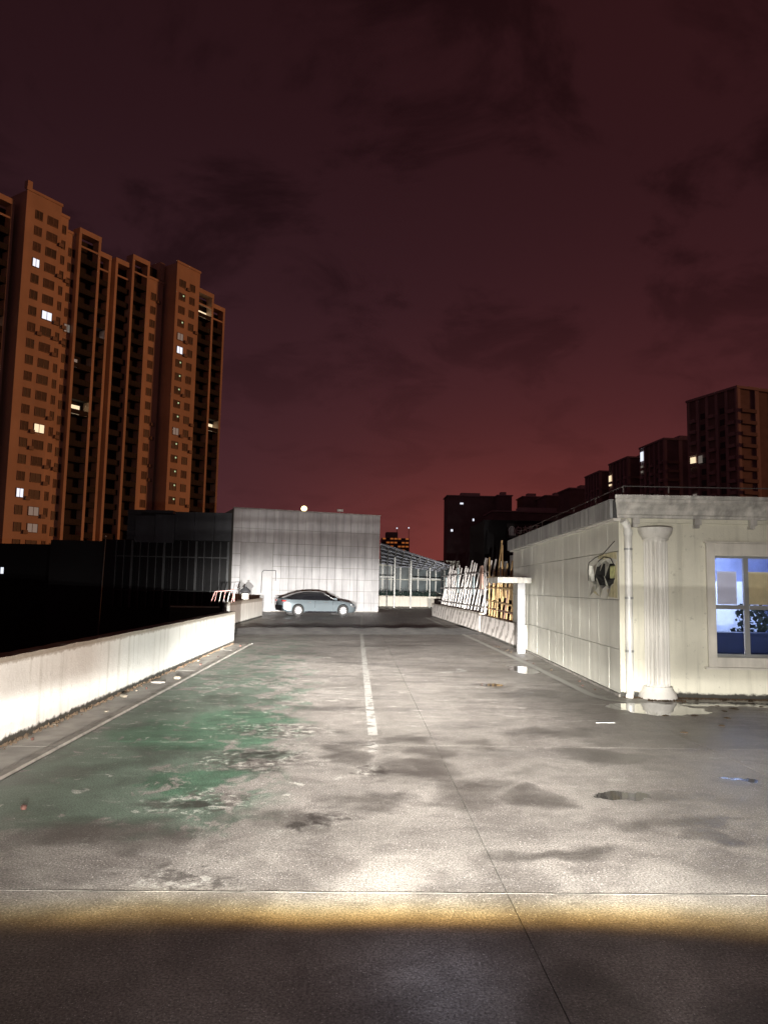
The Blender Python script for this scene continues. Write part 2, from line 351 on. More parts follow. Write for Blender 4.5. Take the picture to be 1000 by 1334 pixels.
def stained_wall_material(name, col, top=.93, base_h=.09, dirt=(.03, .028, .022), streak=.25, shadow_bands=False, rough=.8):
    m = bpy.data.materials.new(name); m.use_nodes = True
    t = NT(m.node_tree); b = t.n['Principled BSDF']
    pos = t.new('ShaderNodeNewGeometry').outputs['Position']; x, y, z = t.sep(pos)
    n = t.noise(pos, 1.6, 5, .6); n2 = t.noise(pos, 9, 6, .7)
    st = t.noise(t.vmath('MULTIPLY', pos, (1, 1, .06)), 6, 5, .65)
    c = t.mix(t.step(n, .3, .7, 0, .45), col, tuple(v * .8 for v in col))
    c = t.mix(t.math('MULTIPLY', t.step(st, .5, .68), streak), c, (.26, .25, .2))
    c = t.mix(t.step(n2, .62, .68, 0, .6), c, tuple(v * .55 for v in col))
    # mould band along the foot
    foot = t.step(t.math('SUBTRACT', z, t.math('MULTIPLY', n2, .13)), base_h * .45, base_h * .0)
    if base_h > 0: c = t.mix(foot, c, dirt)
    # weathered top edge
    rim = t.math('MULTIPLY', t.step(t.math('ADD', z, t.math('MULTIPLY', t.math('SUBTRACT', n2, .5), .14)), top - .09, top - .05), .8)
    c = t.mix(rim, c, t.mix(n2, (.13, .11, .085), (.4, .36, .3)))
    if shadow_bands:  # slanting pole shadows painted into the wall colour as dark bands
        q = t.math('ADD', t.math('MULTIPLY', y, 3.4), t.math('MULTIPLY', z, 5.0))
        q = t.math('ADD', q, t.math('MULTIPLY', t.noise(pos, 1.1, 5, .7), 7.0))
        sn = t.math('SINE', t.math('MULTIPLY', q, 2.0))
        c = t.mix(t.math('MULTIPLY', t.step(sn, .1, .8), .65), c, (.12, .1, .08))
    t.put(b.inputs['Base Color'], c); b.inputs['Roughness'].default_value = rough
    bp = t.new('ShaderNodeBump'); bp.inputs['Strength'].default_value = .5; bp.inputs['Distance'].default_value = .012
    t.put(bp.inputs['Height'], t.math('ADD', n2, t.math('MULTIPLY', t.noise(pos, 45, 3), .4))); t.put(b.inputs['Normal'], bp.outputs[0])
    return m
def glass_material(name, tint=(.93, .95, 1.0), refl=.1, rough=.02):
    m = bpy.data.materials.new(name); m.use_nodes = True
    t = NT(m.node_tree); t.n.clear()
    tr = t.new('ShaderNodeBsdfTransparent'); tr.inputs[0].default_value = (*tint, 1)
    gl = t.new('ShaderNodeBsdfGlossy'); gl.inputs['Roughness'].default_value = rough; gl.inputs[0].default_value = (1, 1, 1, 1)
    fr = t.new('ShaderNodeFresnel'); fr.inputs[0].default_value = 1.5
    mx = t.new('ShaderNodeMixShader'); t.put(mx.inputs[0], t.math('ADD', fr.outputs[0], refl * .3)); t.l.new(tr.outputs[0], mx.inputs[1]); t.l.new(gl.outputs[0], mx.inputs[2])
    o = t.new('ShaderNodeOutputMaterial'); t.l.new(mx.outputs[0], o.inputs[0])
    return m

M = {}
M['deck'] = deck_material()
M['grout'] = mat('dark_joint', (.15, .137, .122), .9)
M['seal'] = mat('pale_sealant', (.4, .385, .35), .8, var=.3, scale=9)
M['gutter'] = mat('smooth_gutter_concrete', (.27, .25, .225), .55, var=.35, scale=2.2, bump=.3, bscale=50)
M['kerb'] = mat('kerb_concrete', (.23, .215, .19), .75, var=.35, scale=4, bump=.4, bscale=40)
M['white_mark'] = paint_mark_material(.515, (.46, .445, .41))
M['edge_mark'] = paint_mark_material(.40, (.5, .49, .45))
M['hump'] = mat('asphalt_hump', (.075, .07, .066), .8, var=.5, scale=3, bump=.5, bscale=60)
M['street'] = mat('night_street', (.02, .02, .02), .9)
M['white_wall'] = stained_wall_material('white_parapet_paint', (.64, .645, .61), streak=.35)
M['coping'] = stained_wall_material('weathered_coping', (.3, .27, .22), top=.5, base_h=-9, streak=.5)
M['right_parapet'] = stained_wall_material('pale_parapet_paint', (.68, .63, .6), top=.8, base_h=.07, streak=.4, shadow_bands=True)
M['far_parapet'] = stained_wall_material('far_parapet_paint', (.55, .52, .46), top=1.0, streak=.45)
M['panel'] = mat('grey_cladding_panel', (.33, .33, .34), .5, var=.1, scale=1.2, streak=.22, bump=.1, bscale=12, rnd=.05)
M['panel_core'] = mat('cladding_joint', (.16, .15, .135), .9)
M['render'] = mat('grey_render', (.30, .30, .305), .75, var=.14, scale=.9, streak=.18, bump=.2)
M['side_panel'] = mat('painted_wall_panel', (.58, .57, .50), .5, var=.07, scale=1.4, streak=.14, bump=.08, bscale=10, rnd=.04)
M['cream'] = stained_wall_material('cream_wall_paint', (.62, .597, .49), top=9, base_h=.09, streak=.3, rough=.65)
M['cornice'] = mat('weathered_cornice', (.50, .48, .44), .7, var=.22, scale=2.6, streak=.35, bump=.3, bscale=24)
M['fascia'] = mat('grey_fascia', (.34, .335, .325), .7, var=.2, scale=1.6, streak=.45, bump=.2)
M['plaster'] = stained_wall_material('white_plaster', (.62, .60, .55), top=9, base_h=-9, streak=.4, rough=.6)
M['pvc'] = mat('white_pvc', (.72, .71, .66), .35, var=.12, scale=4, streak=.2)
M['alu'] = mat('grey_aluminium', (.36, .37, .36), .4, metal=.5, var=.1)
M['window_trim'] = mat('pale_window_surround', (.60, .57, .50), .65, var=.1, streak=.1)
M['glass'] = glass_material('window_glass')
M['roofing'] = mat('roofing_felt', (.05, .05, .05), .9)
M['wire'] = mat('dull_wire', (.25, .24, .23), .5, metal=.6)
M['dark_steel'] = mat('dark_steel', (.05, .05, .055), .5, metal=.4)
M['rusty'] = mat('weathered_bamboo', (.36, .24, .11), .75, var=.5, scale=3, streak=.4, bump=.3)
M['rust_dark'] = mat('rusty_brown', (.16, .09, .06), .8, var=.5, scale=5)
M['white_pole'] = mat('whitewashed_pole', (.42, .40, .39), .65, var=.25, scale=4, streak=.3)
M['blue_cloth'] = mat('pale_blue_sheet', (.36, .44, .46), .8)
M['pink_board'] = mat('faded_pink_board', (.45, .28, .22), .8)
M['steel_white'] = mat('pale_steel', (.5, .5, .48), .5, var=.2)
M['steel_blue'] = mat('blue_grey_steel', (.30, .31, .36), .5, var=.2, metal=.2)
M['corrugated'] = mat('translucent_roof_sheet', (.12, .12, .14), .5, var=.4, scale=2)
M['far_wall'] = mat('pale_far_wall', (.42, .42, .37), .8, var=.25, scale=.8, streak=.3)
M['far_glass'] = mat('dim_window_glass', (.05, .065, .07), .2, var=.5, scale=1.0)
M['dark_clad'] = mat('dark_fascia_panel', (.026, .026, .033), .6, var=.3, scale=.6, streak=.3, rnd=.2)
M['dark_glass'] = mat('black_glass', (.006, .006, .007), .3, spec=.2)
M['mullion'] = mat('grey_mullion', (.045, .047, .05), .6)
M['dark_block'] = mat('night_block', (.012, .011, .012), .9, var=.3, scale=.3)
M['tower'] = mat('tower_render', (.66, .52, .40), .85, var=.12, scale=.12, streak=.1)
M['tower_dark'] = mat('tower_recess_shade', (.022, .02, .02), .8, var=.4, scale=.3)  # near-black so the colour itself carries the shade of the balcony bays
M['tower_glass'] = mat('tower_window_glass', (.03, .026, .028), .5, var=.3)
M['tower_glass_b'] = mat('tower_window_curtain', (.075, .06, .055), .6, var=.3)
M['tower_glass_c'] = mat('tower_window_blind', (.13, .10, .085), .7, var=.3)
M['tower_frame'] = mat('tower_window_frame', (.3, .24, .19), .7)
M['rblock'] = mat('right_block_render', (.55, .46, .46), .9, var=.15, scale=.1)
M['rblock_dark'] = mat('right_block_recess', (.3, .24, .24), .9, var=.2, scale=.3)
def lit(name, c, s): return mat(name, (.3, .3, .3), .6, emit=c, estr=s, var=.05)
M['lit_white'] = lit('lit_window_white', (.85, .88, 1.0), 1.1)
M['lit_warm'] = lit('lit_window_warm', (1.0, .78, .5), 1.1)
M['lit_dim'] = lit('lit_window_dim', (.8, .7, .6), .16)
M['lit_green'] = lit('stair_lamp_green', (.75, 1.0, .55), .6)
M['lit_orange'] = lit('far_orange_lights', (1.0, .28, .06), .3)
M['lamp'] = lit('lit_lamp_glass', (1.0, .80, .38), 3.2)
M['brick'] = mat('red_brick_bit', (.09, .04, .03), .9, var=.4, scale=20, bump=.4)
M['stone'] = mat('pale_rubble', (.17, .15, .115), .9, var=.3, scale=20, bump=.4)
M['leaf'] = mat('dead_leaf', (.07, .045, .025), .8, var=.4, scale=20)
M['room'] = mat('room_blue_paint', (.30, .36, .60), .8)
M['room_dark'] = mat('navy_cabinet', (.012, .026, .085), .6)
M['paper'] = mat('white_paper', (.7, .67, .68), .8, var=.05)
M['tan'] = mat('tan_card', (.62, .5, .25), .7, var=.12, scale=6)
M['plant'] = mat('dark_houseplant', (.02, .035, .03), .6)
M['pale_board'] = mat('pale_blue_board', (.72, .78, .9), .8)
M['foil'] = mat('torn_foil', (.36, .355, .29), .35, var=.25, scale=8, metal=.3)
M['peeled'] = mat('yellowed_sheet', (.55, .50, .30), .6, var=.3, scale=5, streak=.3)
M['black'] = mat('hole_shade_black', (.01, .01, .008), .9)  # black for duct and wires, and as painted shade inside the torn hole
M['green_unit'] = mat('greenish_casing', (.30, .30, .12), .5, var=.4, scale=9)
M['red_paint'] = mat('red_white_barrier', (.55, .3, .28), .6, var=.4, scale=6)
M['car_body'] = mat('silver_blue_car_paint', (.145, .175, .195), .3, var=.03, metal=.45)
M['car_black'] = mat('gloss_black_car_paint', (.012, .012, .014), .12)
M['car_glass'] = mat('car_tinted_glass', (.008, .008, .01), .05)
M['chrome'] = mat('car_chrome', (.6, .6, .6), .2, metal=1.0)
M['tyre'] = mat('tyre_rubber', (.02, .02, .02), .85)
M['rim'] = mat('machined_rim', (.5, .48, .5), .4, metal=.3)
M['car_red'] = mat('tail_lamp_red', (.3, .02, .02), .2)
M['car_lens'] = mat('head_lamp_lens', (.7, .72, .75), .1)
M['sign_letters'] = mat('unlit_sign_letters', (.8, .8, .8), .6)

# ------------------------------------------------------------------ SETTING: street level and roof deck
gs = MB().add([(-3000, -600, -9), (3000, -600, -9), (3000, 4000, -9), (-3000, 4000, -9)], [(0, 1, 2, 3)]).build('street_ground', M['street'])
tag(gs, kind='structure')

deck = MB()
outline = [(-4.2, -12), (15, -12), (15, 76), (-8.6, 76), (-8.6, 42.6), (-6.3, 42.6), (-6.3, 29.6), (-6.3, 22.4), (-4.2, 22.4)]
n = len(outline)
deck.add([(x, y, -.012) for x, y in outline] + [(x, y, -.4) for x, y in outline], [tuple(range(n))] + [(i, n + i, n + (i + 1) % n, (i + 1) % n) for i in range(n)])
deck_o = tag(deck.build('roof_deck', M['grout']), kind='structure')
def bevel_slab(x0, x1, y0, y1, parent):
    g = .0025; bv = .002
    a = [(x0 + g, y0 + g), (x1 - g, y0 + g), (x1 - g, y1 - g), (x0 + g, y1 - g)]
    c = [(x0 + g + bv, y0 + g + bv), (x1 - g - bv, y0 + g + bv), (x1 - g - bv, y1 - g - bv), (x0 + g + bv, y1 - g - bv)]
    m = MB().add([(x, y, -.011) for x, y in a] + [(x, y, -.001) for x, y in a] + [(x, y, 0) for x, y in c],
                 [(8, 9, 10, 11)] + [(i, (i + 1) % 4, 4 + (i + 1) % 4, 4 + i) for i in range(4)] + [(4 + i, 4 + (i + 1) % 4, 8 + (i + 1) % 4, 8 + i) for i in range(4)])
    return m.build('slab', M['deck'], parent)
rows = [-12, -7.5, -3.5, .45, 4.43, 8.43, 13.4, 18.4, 23.4, 28.4, 34, 39, 44, 50, 56, 63, 70, 76]
for y0, y1 in zip(rows[:-1], rows[1:]):
    if y0 < 22: cols = [-3.08, .9, 4.0]
    elif y0 < 42: cols = [-6.25, -2.2, .9, 4.0]
    else: cols = [-8.5, -5.4, -2.2, .9, 4.0, 7.5, 14]
    if y1 <= 8.5: cols += [9, 14.9]
    for x0, x1 in zip(cols[:-1], cols[1:]): bevel_slab(x0, x1, y0, y1, deck_o)
bevel_slab(-6.25, -3.08, 22.32, 23.4, deck_o); bevel_slab(4.0, 9, 8.43, 12.9, deck_o); bevel_slab(9, 14.9, 8.43, 12.9, deck_o)
bevel_slab(4.0, 5.6, 12.9, 23.4, deck_o); bevel_slab(4.0, 6.5, 23.4, 34, deck_o); bevel_slab(4.0, 6.5, 34, 44, deck_o)
for yy, x0, x1 in ((4.43, -1.9, 9.0),):
    m = MB()
    xs = [x0 + (x1 - x0) * i / 60 for i in range(61)]
    vs = []
    for i, xx in enumerate(xs):
        o_ = .004 * math.sin(i * 1.7) + random.uniform(-.002, .002); wd = random.uniform(.003, .009)
        vs += [(xx, yy - wd + o_, .003), (xx, yy + wd + o_, .003)]
    m.add(vs, [(2 * i, 2 * i + 2, 2 * i + 3, 2 * i + 1) for i in range(60)]).build('joint_sealant', M['seal'], deck_o)

# left gutter: smooth strip with a raised rounded edge
gut = empty('gutter'); tag(gut, kind='structure')
for i in range(12):
    y0 = -6 + i * 2.35; y1 = min(y0 + 2.345, 22.3)
    if y0 > 22: break
    box('gutter_slab', M['gutter'], gut, -3.74, -3.22, y0, y1, -.011, .006 + random.uniform(-.003, .003))
    m = MB(); m.prism([(-3.216, -.011), (-3.10, -.011), (-3.115, .016), (-3.195, .018)], y0 + .002, y1 - .002).build('gutter_edge', M['kerb'], gut)
# right gutter edge
gut2 = empty('right_gutter'); tag(gut2, kind='structure')
pts = [(4.02, 44), (4.03, 36), (4.04, 28), (4.04, 22), (4.04, 17), (3.98, 14), (3.97, 12.6), (4.06, 12.1), (4.3, 11.85)]
def strip(pts, wd, z, name, mt, parent):
    vs = []
    for i, p in enumerate(pts):
        a = Vector(pts[max(i - 1, 0)]); b = Vector(pts[min(i + 1, len(pts) - 1)]); tn = (b - a).normalized(); nn = Vector((-tn.y, tn.x))
        for s in (-.5, .5): vs.append((p[0] + nn.x * wd * s, p[1] + nn.y * wd * s, z))
    return MB().add(vs, [(2 * i, 2 * i + 1, 2 * i + 3, 2 * i + 2) for i in range(len(pts) - 1)]).build(name, mt, parent)
strip(pts, .15, .006, 'edge_line', M['edge_mark'], gut2)
# lane markings
lane = empty('lane_marking'); tag(lane, kind='structure')
strip([(.21, 8.95), (.2, 12), (.17, 20), (.15, 27), (.18, 34), (.24, 46)], .115, .004, 'painted_line', M['white_mark'], lane)
strip([(.12, 6.9), (.16, 7.6), (.2, 8.55)], .13, .004, 'painted_line', M['white_mark'], lane)
strip([(-2.1, 24.4), (-.55, 24.7)], .14, .004, 'painted_line', M['white_mark'], lane)
strip([(.15, 21.6), (.75, 21.7)], .12, .004, 'painted_line', M['white_mark'], lane)
strip([(1.7, 15.5), (2.3, 15.9), (2.2, 16.3)], .13, .004, 'painted_line', M['white_mark'], lane)
strip([(.75, 44.5), (1.0, 50)], .14, .004, 'painted_line', M['white_mark'], lane)
# low ridge over the expansion joint, shading the deck behind it
hb = MB(); prof = [(-2.6, -.011), (-1.4, .045), (-.3, .105), (0, .118), (.3, .095), (.6, .04), (1.0, -.011)]
vs = []; NS = 40
for i in range(NS + 1):
    s = i / NS; cx = -5.38 + s * 9.75; cy = 28.3 + s * 2.6
    for a, hh in prof: vs.append((cx - a * .26, cy + a * .965, hh * (1 + .18 * math.sin(i * 1.3)) if hh > 0 else hh))
k = len(prof)
hb.add(vs, [(i * k + j, (i + 1) * k + j, (i + 1) * k + j + 1, i * k + j + 1) for i in range(NS) for j in range(k - 1)])
tag(hb.build('expansion_joint_ridge', M['hump'], None, True), kind='structure')

# ------------------------------------------------------------------ parapets
def wall_run(name, p, q, h, th, mt, cop, label, coph=.05, sub=.22, cop_label=None):
    p = Vector((*p, 0)); q = Vector((*q, 0)); L = (q - p).length; ang = math.atan2(q.y - p.y, q.x - p.x)
    e = empty(name, p, ang, label, 'wall')
    m = MB(); nx = max(2, int(L / sub)); nz = 6; vs = []; fs = []
    for face in (0, 1):
        y = 0 if face == 0 else th
        for i in range(nx + 1):
            for j in range(nz + 1):
                vs.append((L * i / nx, y + random.uniform(-.003, .003), -.011 + (h + .011) * j / nz))
    o_ = (nx + 1) * (nz + 1)
    for face in (0, 1):
        for i in range(nx):
            for j in range(nz):
                a = face * o_ + i * (nz + 1) + j; b = a + nz + 1
                fs.append((a, b, b + 1, a + 1) if face == 0 else (a, a + 1, b + 1, b))
    for i in (0, nx):
        for j in range(nz):
            a = i * (nz + 1) + j; fs.append((a, a + 1, o_ + a + 1, o_ + a))
    m.add(vs, fs).build('wall_body', mt, e, True)
    m = MB(); vs = []
    for i in range(nx + 1):
        a = .012 + random.uniform(-.006, .006); t_ = h + coph + random.uniform(-.006, .006)
        vs += [(L * i / nx, -a, h - .002), (L * i / nx, -a + .008, t_), (L * i / nx, th + .02, t_), (L * i / nx, th + .02, h - .002)]
    fs = [(i * 4 + j, (i + 1) * 4 + j, (i + 1) * 4 + (j + 1) % 4, i * 4 + (j + 1) % 4) for i in range(nx) for j in range(4)] + [(0, 1, 2, 3), tuple(nx * 4 + j for j in (3, 2, 1, 0))]
    m.add(vs, fs).build('coping', cop, e)
    return e
wall_run('parapet_wall', (-3.88, 22.3), (-3.96, -6), .89, .22, M['white_wall'], M['coping'], 'long white painted parapet wall with black mould along its foot') .rotation_euler.z
for o in list(COL.objects):                                        # run goes towards the viewer: put the thickness on the outside
    pass
wall_run('parapet_wall', (-5.42, 40.6), (-5.52, 31.0), .97, .22, M['white_wall'], M['coping'], 'short streaked parapet wall ending by the rear of the parked car')
wall_run('parapet_wall', (-5.75, 31.1), (-7.7, 30.9), .76, .22, M['dark_block'], M['coping'], 'dim parapet return behind the red and white barrier')  # near-black body colour stands for the shade on this return
wall_run('parapet_wall', (5.02, 29.4), (4.7, 45.2), .76, .2, M['right_parapet'], M['right_parapet'], 'pale parapet with slanting painted shadow streaks below the white poles')
wall_run('parapet_wall', (4.93, 21.2), (5.04, 29.38), .68, .2, M['right_parapet'], M['right_parapet'], 'stained parapet with painted shadow streaks below the brown bamboo poles')
wall_run('parapet_wall', (1.2, 64.6), (9.5, 65.4), .95, .2, M['far_parapet'], M['far_parapet'], 'far white parapet under the steel canopy')

# ------------------------------------------------------------------ RIGHT BUILDING
RB = empty('annex_building', (4.41, 12.42, 0), R(-2.72), 'single storey cream building with fluted column and panelled side wall', 'building')
LX, LY = 8.0, 11.0
# structural core behind the panels on the side
WX0, WX1, WZ0, WZ1 = 1.60, 2.74, .69, 2.39                           # window opening
for b in ((.1225, WX0, 0, .25, -.01, 3.0), (WX1, LX, 0, .25, -.01, 3.0), (WX0, WX1, 0, .25, -.01, WZ0), (WX0, WX1, 0, .25, WZ1, 3.0)):
    box('wall', M['cream'], RB, *b)
box('wall', M['panel_core'], RB, .12, .3, .251, LY, -.01, 3.0)
box('wall', M['render'], RB, .12, LX, LY, LY + .2, -.01, 3.0)
box('wall', M['cream'], RB, LX - .2, LX, .251, LY - .001, -.01, 3.0)
box('roof_slab', M['roofing'], RB, -.1, LX, -.1, LY + .3, 3.002, 3.3)
# side panels
vcuts = [.0, .65, 1.29, 1.94, 2.7, 3.44, 4.18, 4.95, 5.7, 6.45, 7.2, 7.95, 8.7, 9.45, 10.2, LY + .19]
hcuts = [.05, .78, 1.61, 2.44, 2.985]
for j in range(4):
    for i in range(len(vcuts) - 1):
        if j == 2 and i < 3: continue
        g = .0045; y0, y1, z0, z1 = vcuts[i] + g, vcuts[i + 1] - g, hcuts[j] + g, hcuts[j + 1] - g
        off = random.uniform(-.003, .003)
        if i == 0: y0 = .002
        box('panel', M['side_panel'], RB, off, .122, y0, y1, z0, z1)
box('corner_trim', M['cream'], RB, .0, .1215, -.014, -.0005, -.01, 2.99)
box('plinth', M['kerb'], RB, -.03, .118, .0, LY, -.01, .046)
# torn panel group
hole = [(.22, 1.98), (.2, 2.2), (.38, 2.27), (.55, 2.24), (.8, 2.31), (1.05, 2.26), (1.3, 2.3), (1.6, 2.22), (1.9, 2.25), (1.93, 2.08), (1.88, 1.95), (1.6, 1.88), (1.45, 1.78), (1.2, 1.86), (1.0, 1.8), (.78, 1.85), (.6, 1.8), (.4, 1.88)]
def ring_panel():
    m = MB(); y0, y1, z0, z1 = .002, 1.934, hcuts[2] + .006, hcuts[3] - .006
    n = len(hole); cy, cz = 1.05, 2.05; outer = []
    for (a, b_) in hole:
        dy_, dz_ = a - cy, b_ - cz
        s = min(((y1 - cy) if dy_ > 0 else (y0 - cy)) / dy_ if abs(dy_) > 1e-6 else 1e9, ((z1 - cz) if dz_ > 0 else (z0 - cz)) / dz_ if abs(dz_) > 1e-6 else 1e9)
        outer.append((cy + dy_ * s, cz + dz_ * s))
    # corners
    ring_o = []; ring_i = []
    for i in range(n):
        ring_o.append(outer[i]); ring_i.append(hole[i])
        a, b_ = outer[i], outer[(i + 1) % n]
        ay = abs(a[0] - y0) < 1e-4 or abs(a[0] - y1) < 1e-4; by = abs(b_[0] - y0) < 1e-4 or abs(b_[0] - y1) < 1e-4
        if ay != by:
            c_ = (a[0], b_[1]) if ay else (b_[0], a[1]); ring_o.append(c_); ring_i.append(((hole[i][0] + hole[(i + 1) % n][0]) / 2, (hole[i][1] + hole[(i + 1) % n][1]) / 2))
    k = len(ring_o); vs = [(0, a, b_) for a, b_ in ring_o] + [(0, a, b_) for a, b_ in ring_i] + [(.1, a, b_) for a, b_ in ring_i]
    fs = [(i, (i + 1) % k, k + (i + 1) % k, k + i) for i in range(k)] + [(k + i, k + (i + 1) % k, 2 * k + (i + 1) % k, 2 * k + i) for i in range(k)]
    m.add(vs, fs); return m
tp = ring_panel().build('torn_panel', M['side_panel'], RB); tag(tp, 'side wall panel with a ragged torn hole')
box('cavity', M['black'], tp, .105, .119, .01, 1.95, 1.63, 2.43)
fl = []
for (a, b_), (c_, d_), ap in [((.55, 2.24), (.8, 2.3), (.72, 2.02)), (( .9, 2.29), (1.05, 2.26), (1.0, 2.12)), ((1.3, 2.3), (1.6, 2.22), (1.32, 2.0)), ((1.2, 1.86), (1.4, 1.8), (1.28, 2.0)), ((.6, 1.82), (.78, 1.86), (.62, 2.02)),
                              ((1.0, 1.8), (1.2, 1.86), (1.05, 1.64)), ((1.45, 1.78), (1.6, 1.88), (1.68, 1.66)), ((.4, 1.88), (.6, 1.8), (.42, 1.62)), ((1.72, 1.91), (1.88, 1.95), (1.75, 2.05))]:
    o_ = random.uniform(-.09, -.03); m = MB()
    P = [(-.004, a, b_), (-.004, c_, d_), (o_, ap[0], ap[1])]
    m.add(P + [(p[0] + .006, p[1], p[2]) for p in P], [(0, 1, 2), (3, 5, 4), (0, 3, 4, 1), (1, 4, 5, 2), (2, 5, 3, 0)]).build('flap', M['foil'], tp)
for pts_ in ([(.12, 2.3), (.4, 2.34), (1.0, 2.33), (1.3, 2.36), (1.22, 2.42), (.5, 2.43), (.12, 2.43)], [(.1, 1.64), (.62, 1.66), (.7, 1.78), (.42, 1.84), (.24, 1.94), (.16, 2.2), (.1, 2.28)], [(1.2, 1.66), (1.6, 1.72), (1.7, 1.83), (1.48, 1.75)]):
    n_ = len(pts_); m = MB(); m.add([(-.006, a, b_) for a, b_ in pts_] + [(-.001, a, b_) for a, b_ in pts_], [tuple(range(n_))] + [(i, (i + 1) % n_, n_ + (i + 1) % n_, n_ + i) for i in range(n_)]); m.build('peeled_sheet', M['peeled'], tp)
m = MB(); m.box(.03, .1, .3, .62, 1.98, 2.2)
for i in range(5): m.box(.015, .03, .33 + i * .055, .36 + i * .055, 2.0, 2.18)
m.build('fan_casing', M['green_unit'], tp)
m = MB(); m.tube((.02, .3, 1.93), (.02, 1.0, 1.9), .05, .04, 10); m.tube((.03, .95, 1.95), (.05, 1.5, 2.05), .03, .03, 8); m.build('burnt_duct', M['black'], tp)
m = MB(); m.path([(-.01, 1.9, 2.3), (-.02, 1.4, 2.38), (-.02, .9, 2.42), (-.01, .2, 2.62)], .006, 5); m.path([(-.02, 1.2, 2.3), (-.03, .8, 2.37), (-.02, .4, 2.33), (-.01, .25, 2.2)], .008, 5)
m.path([(-.01, 1.9, 2.3), (-.02, 1.95, 2.15), (-.015, 1.92, 1.95)], .006, 5); m.build('loose_wire', M['black'], tp)
# side fascia and its trim
for i in range(8):
    y0 = -.02 + i * 1.45; y1 = y0 + 1.444
    box('fascia_panel', M['fascia'], RB, -.15, .05, y0, min(y1, LY + .4), 3.0 if i else 3.0, 3.325 + random.uniform(-.002, .002))
box('fascia_trim', M['plaster'], RB, -.09, .1, -.018, LY + .35, 2.955, 2.997)
# front cornice: profile swept along the front with a return at the corner
cp = [(.04, 3.0), (-.12, 3.0), (-.13, 3.04), (-.17, 3.06), (-.2, 3.12), (-.27, 3.2), (-.33, 3.25), (-.34, 3.29), (-.37, 3.3), (-.37, 3.36), (.04, 3.36)]
m = MB(); vs = []
nseg = 30
for i in range(nseg + 1):
    for (yy, zz) in cp:
        xs = -.16 + (LX + .16) * i / nseg
        if i == 0: xs = -.02 + (yy + .02) * .42                     # mitre
        vs.append((xs, yy - .021 + random.uniform(-.002, .002), zz + random.uniform(-.002, .002)))
k = len(cp); m.add(vs, [(i * k + j, (i + 1) * k + j, (i + 1) * k + (j + 1) % k, i * k + (j + 1) % k) for i in range(nseg) for j in range(k)] + [tuple(range(k))])
m.build('cornice', M['cornice'], RB)
box('architrave', M['cream'], RB, .04, LX, -.06, -.001, 2.93, 2.999)
for bx in (.2, 1.24, 2.17, 3.1, 4.0, 5.0):
    m = MB(); m.prism([(0, 0), (.11, 0), (.11, .1), (0, .1)], -.16, -.062).prism([(.015, -.05), (.095, -.05), (.095, -.001), (.015, -.001)], -.11, -.002)
    o = m.build('cornice_bracket', M['cornice'], RB); o.location = (bx, 0, 2.897)
# fluted column
cb = MB(); prof = [(0, 0), (.31, 0), (.315, .03), (.29, .09), (.25, .15), (.24, .2), (.0, .2)]
col_e = empty('fluted_column'); col_e.parent = RB; col_e.location = (.605, -.02, 0)
def fl_column():
    m = MB(); NF = 18; vs = []; per = 6; nn = NF * per
    for z in (.2, .26, 1.4, 2.58, 2.63):
        for i in range(nn):
            t = 2 * math.pi * i / nn; ph = (i % per) / per
            rr = .205 * (1.0 - .03 * z / 2.6) - (.03 * math.sin(math.pi * ph) ** .6 if .2 < ph < .9 and .2 < z < 2.63 else 0)
            vs.append((rr * math.cos(t), rr * math.sin(t), z))
    m.add(vs, [(a * nn + i, a * nn + (i + 1) % nn, (a + 1) * nn + (i + 1) % nn, (a + 1) * nn + i) for a in range(4) for i in range(nn)]); return m
bpy.data.objects.remove(col_e)
def part(mb, name, mt, loc, smooth=True):
    o = mb.build(name, mt, RB, smooth); o.location = loc; return o
cs = part(fl_column(), 'column_shaft', M['plaster'], (.605, -.03, 0), False)
m = MB().lathe([(.0, 2.63), (.215, 2.63), (.22, 2.65), (.215, 2.665), (.235, 2.69), (.27, 2.74), (.285, 2.8), (.29, 2.815), (.29, 2.84), (0, 2.84)], 36); cc = m.build('capital', M['plaster'], cs, True)
m = MB().lathe(prof, 36); cbo = m.build('column_base', M['plaster'], cs, True)
# downpipe
m = MB(); m.path([(.1, -.06, .06), (.1, -.06, 2.74), (.085, -.07, 2.84), (.05, -.1, 2.9), (.0, -.12, 2.95)], .062, 16)
dp = m.build('downpipe', M['pvc'], RB, True); dp.location = (.03, -.04, 0)
for zz in (.75, 1.63, 2.45):
    m = MB().lathe([(.064, zz), (.071, zz), (.071, zz + .035), (.064, zz + .035)], 16, (.1, -.06, 0)); m.build('pipe_clip', M['alu'], dp)
m = MB().lathe([(.063, 2.7), (.075, 2.7), (.075, 2.8), (.063, 2.8)], 16, (.1, -.06, 0)); m.build('pipe_collar', M['pvc'], dp, True)
m = MB(); m.path([(.1, -.06, .08), (.07, -.12, .03)], .063, 14); m.build('pipe_shoe', M['pvc'], dp, True)
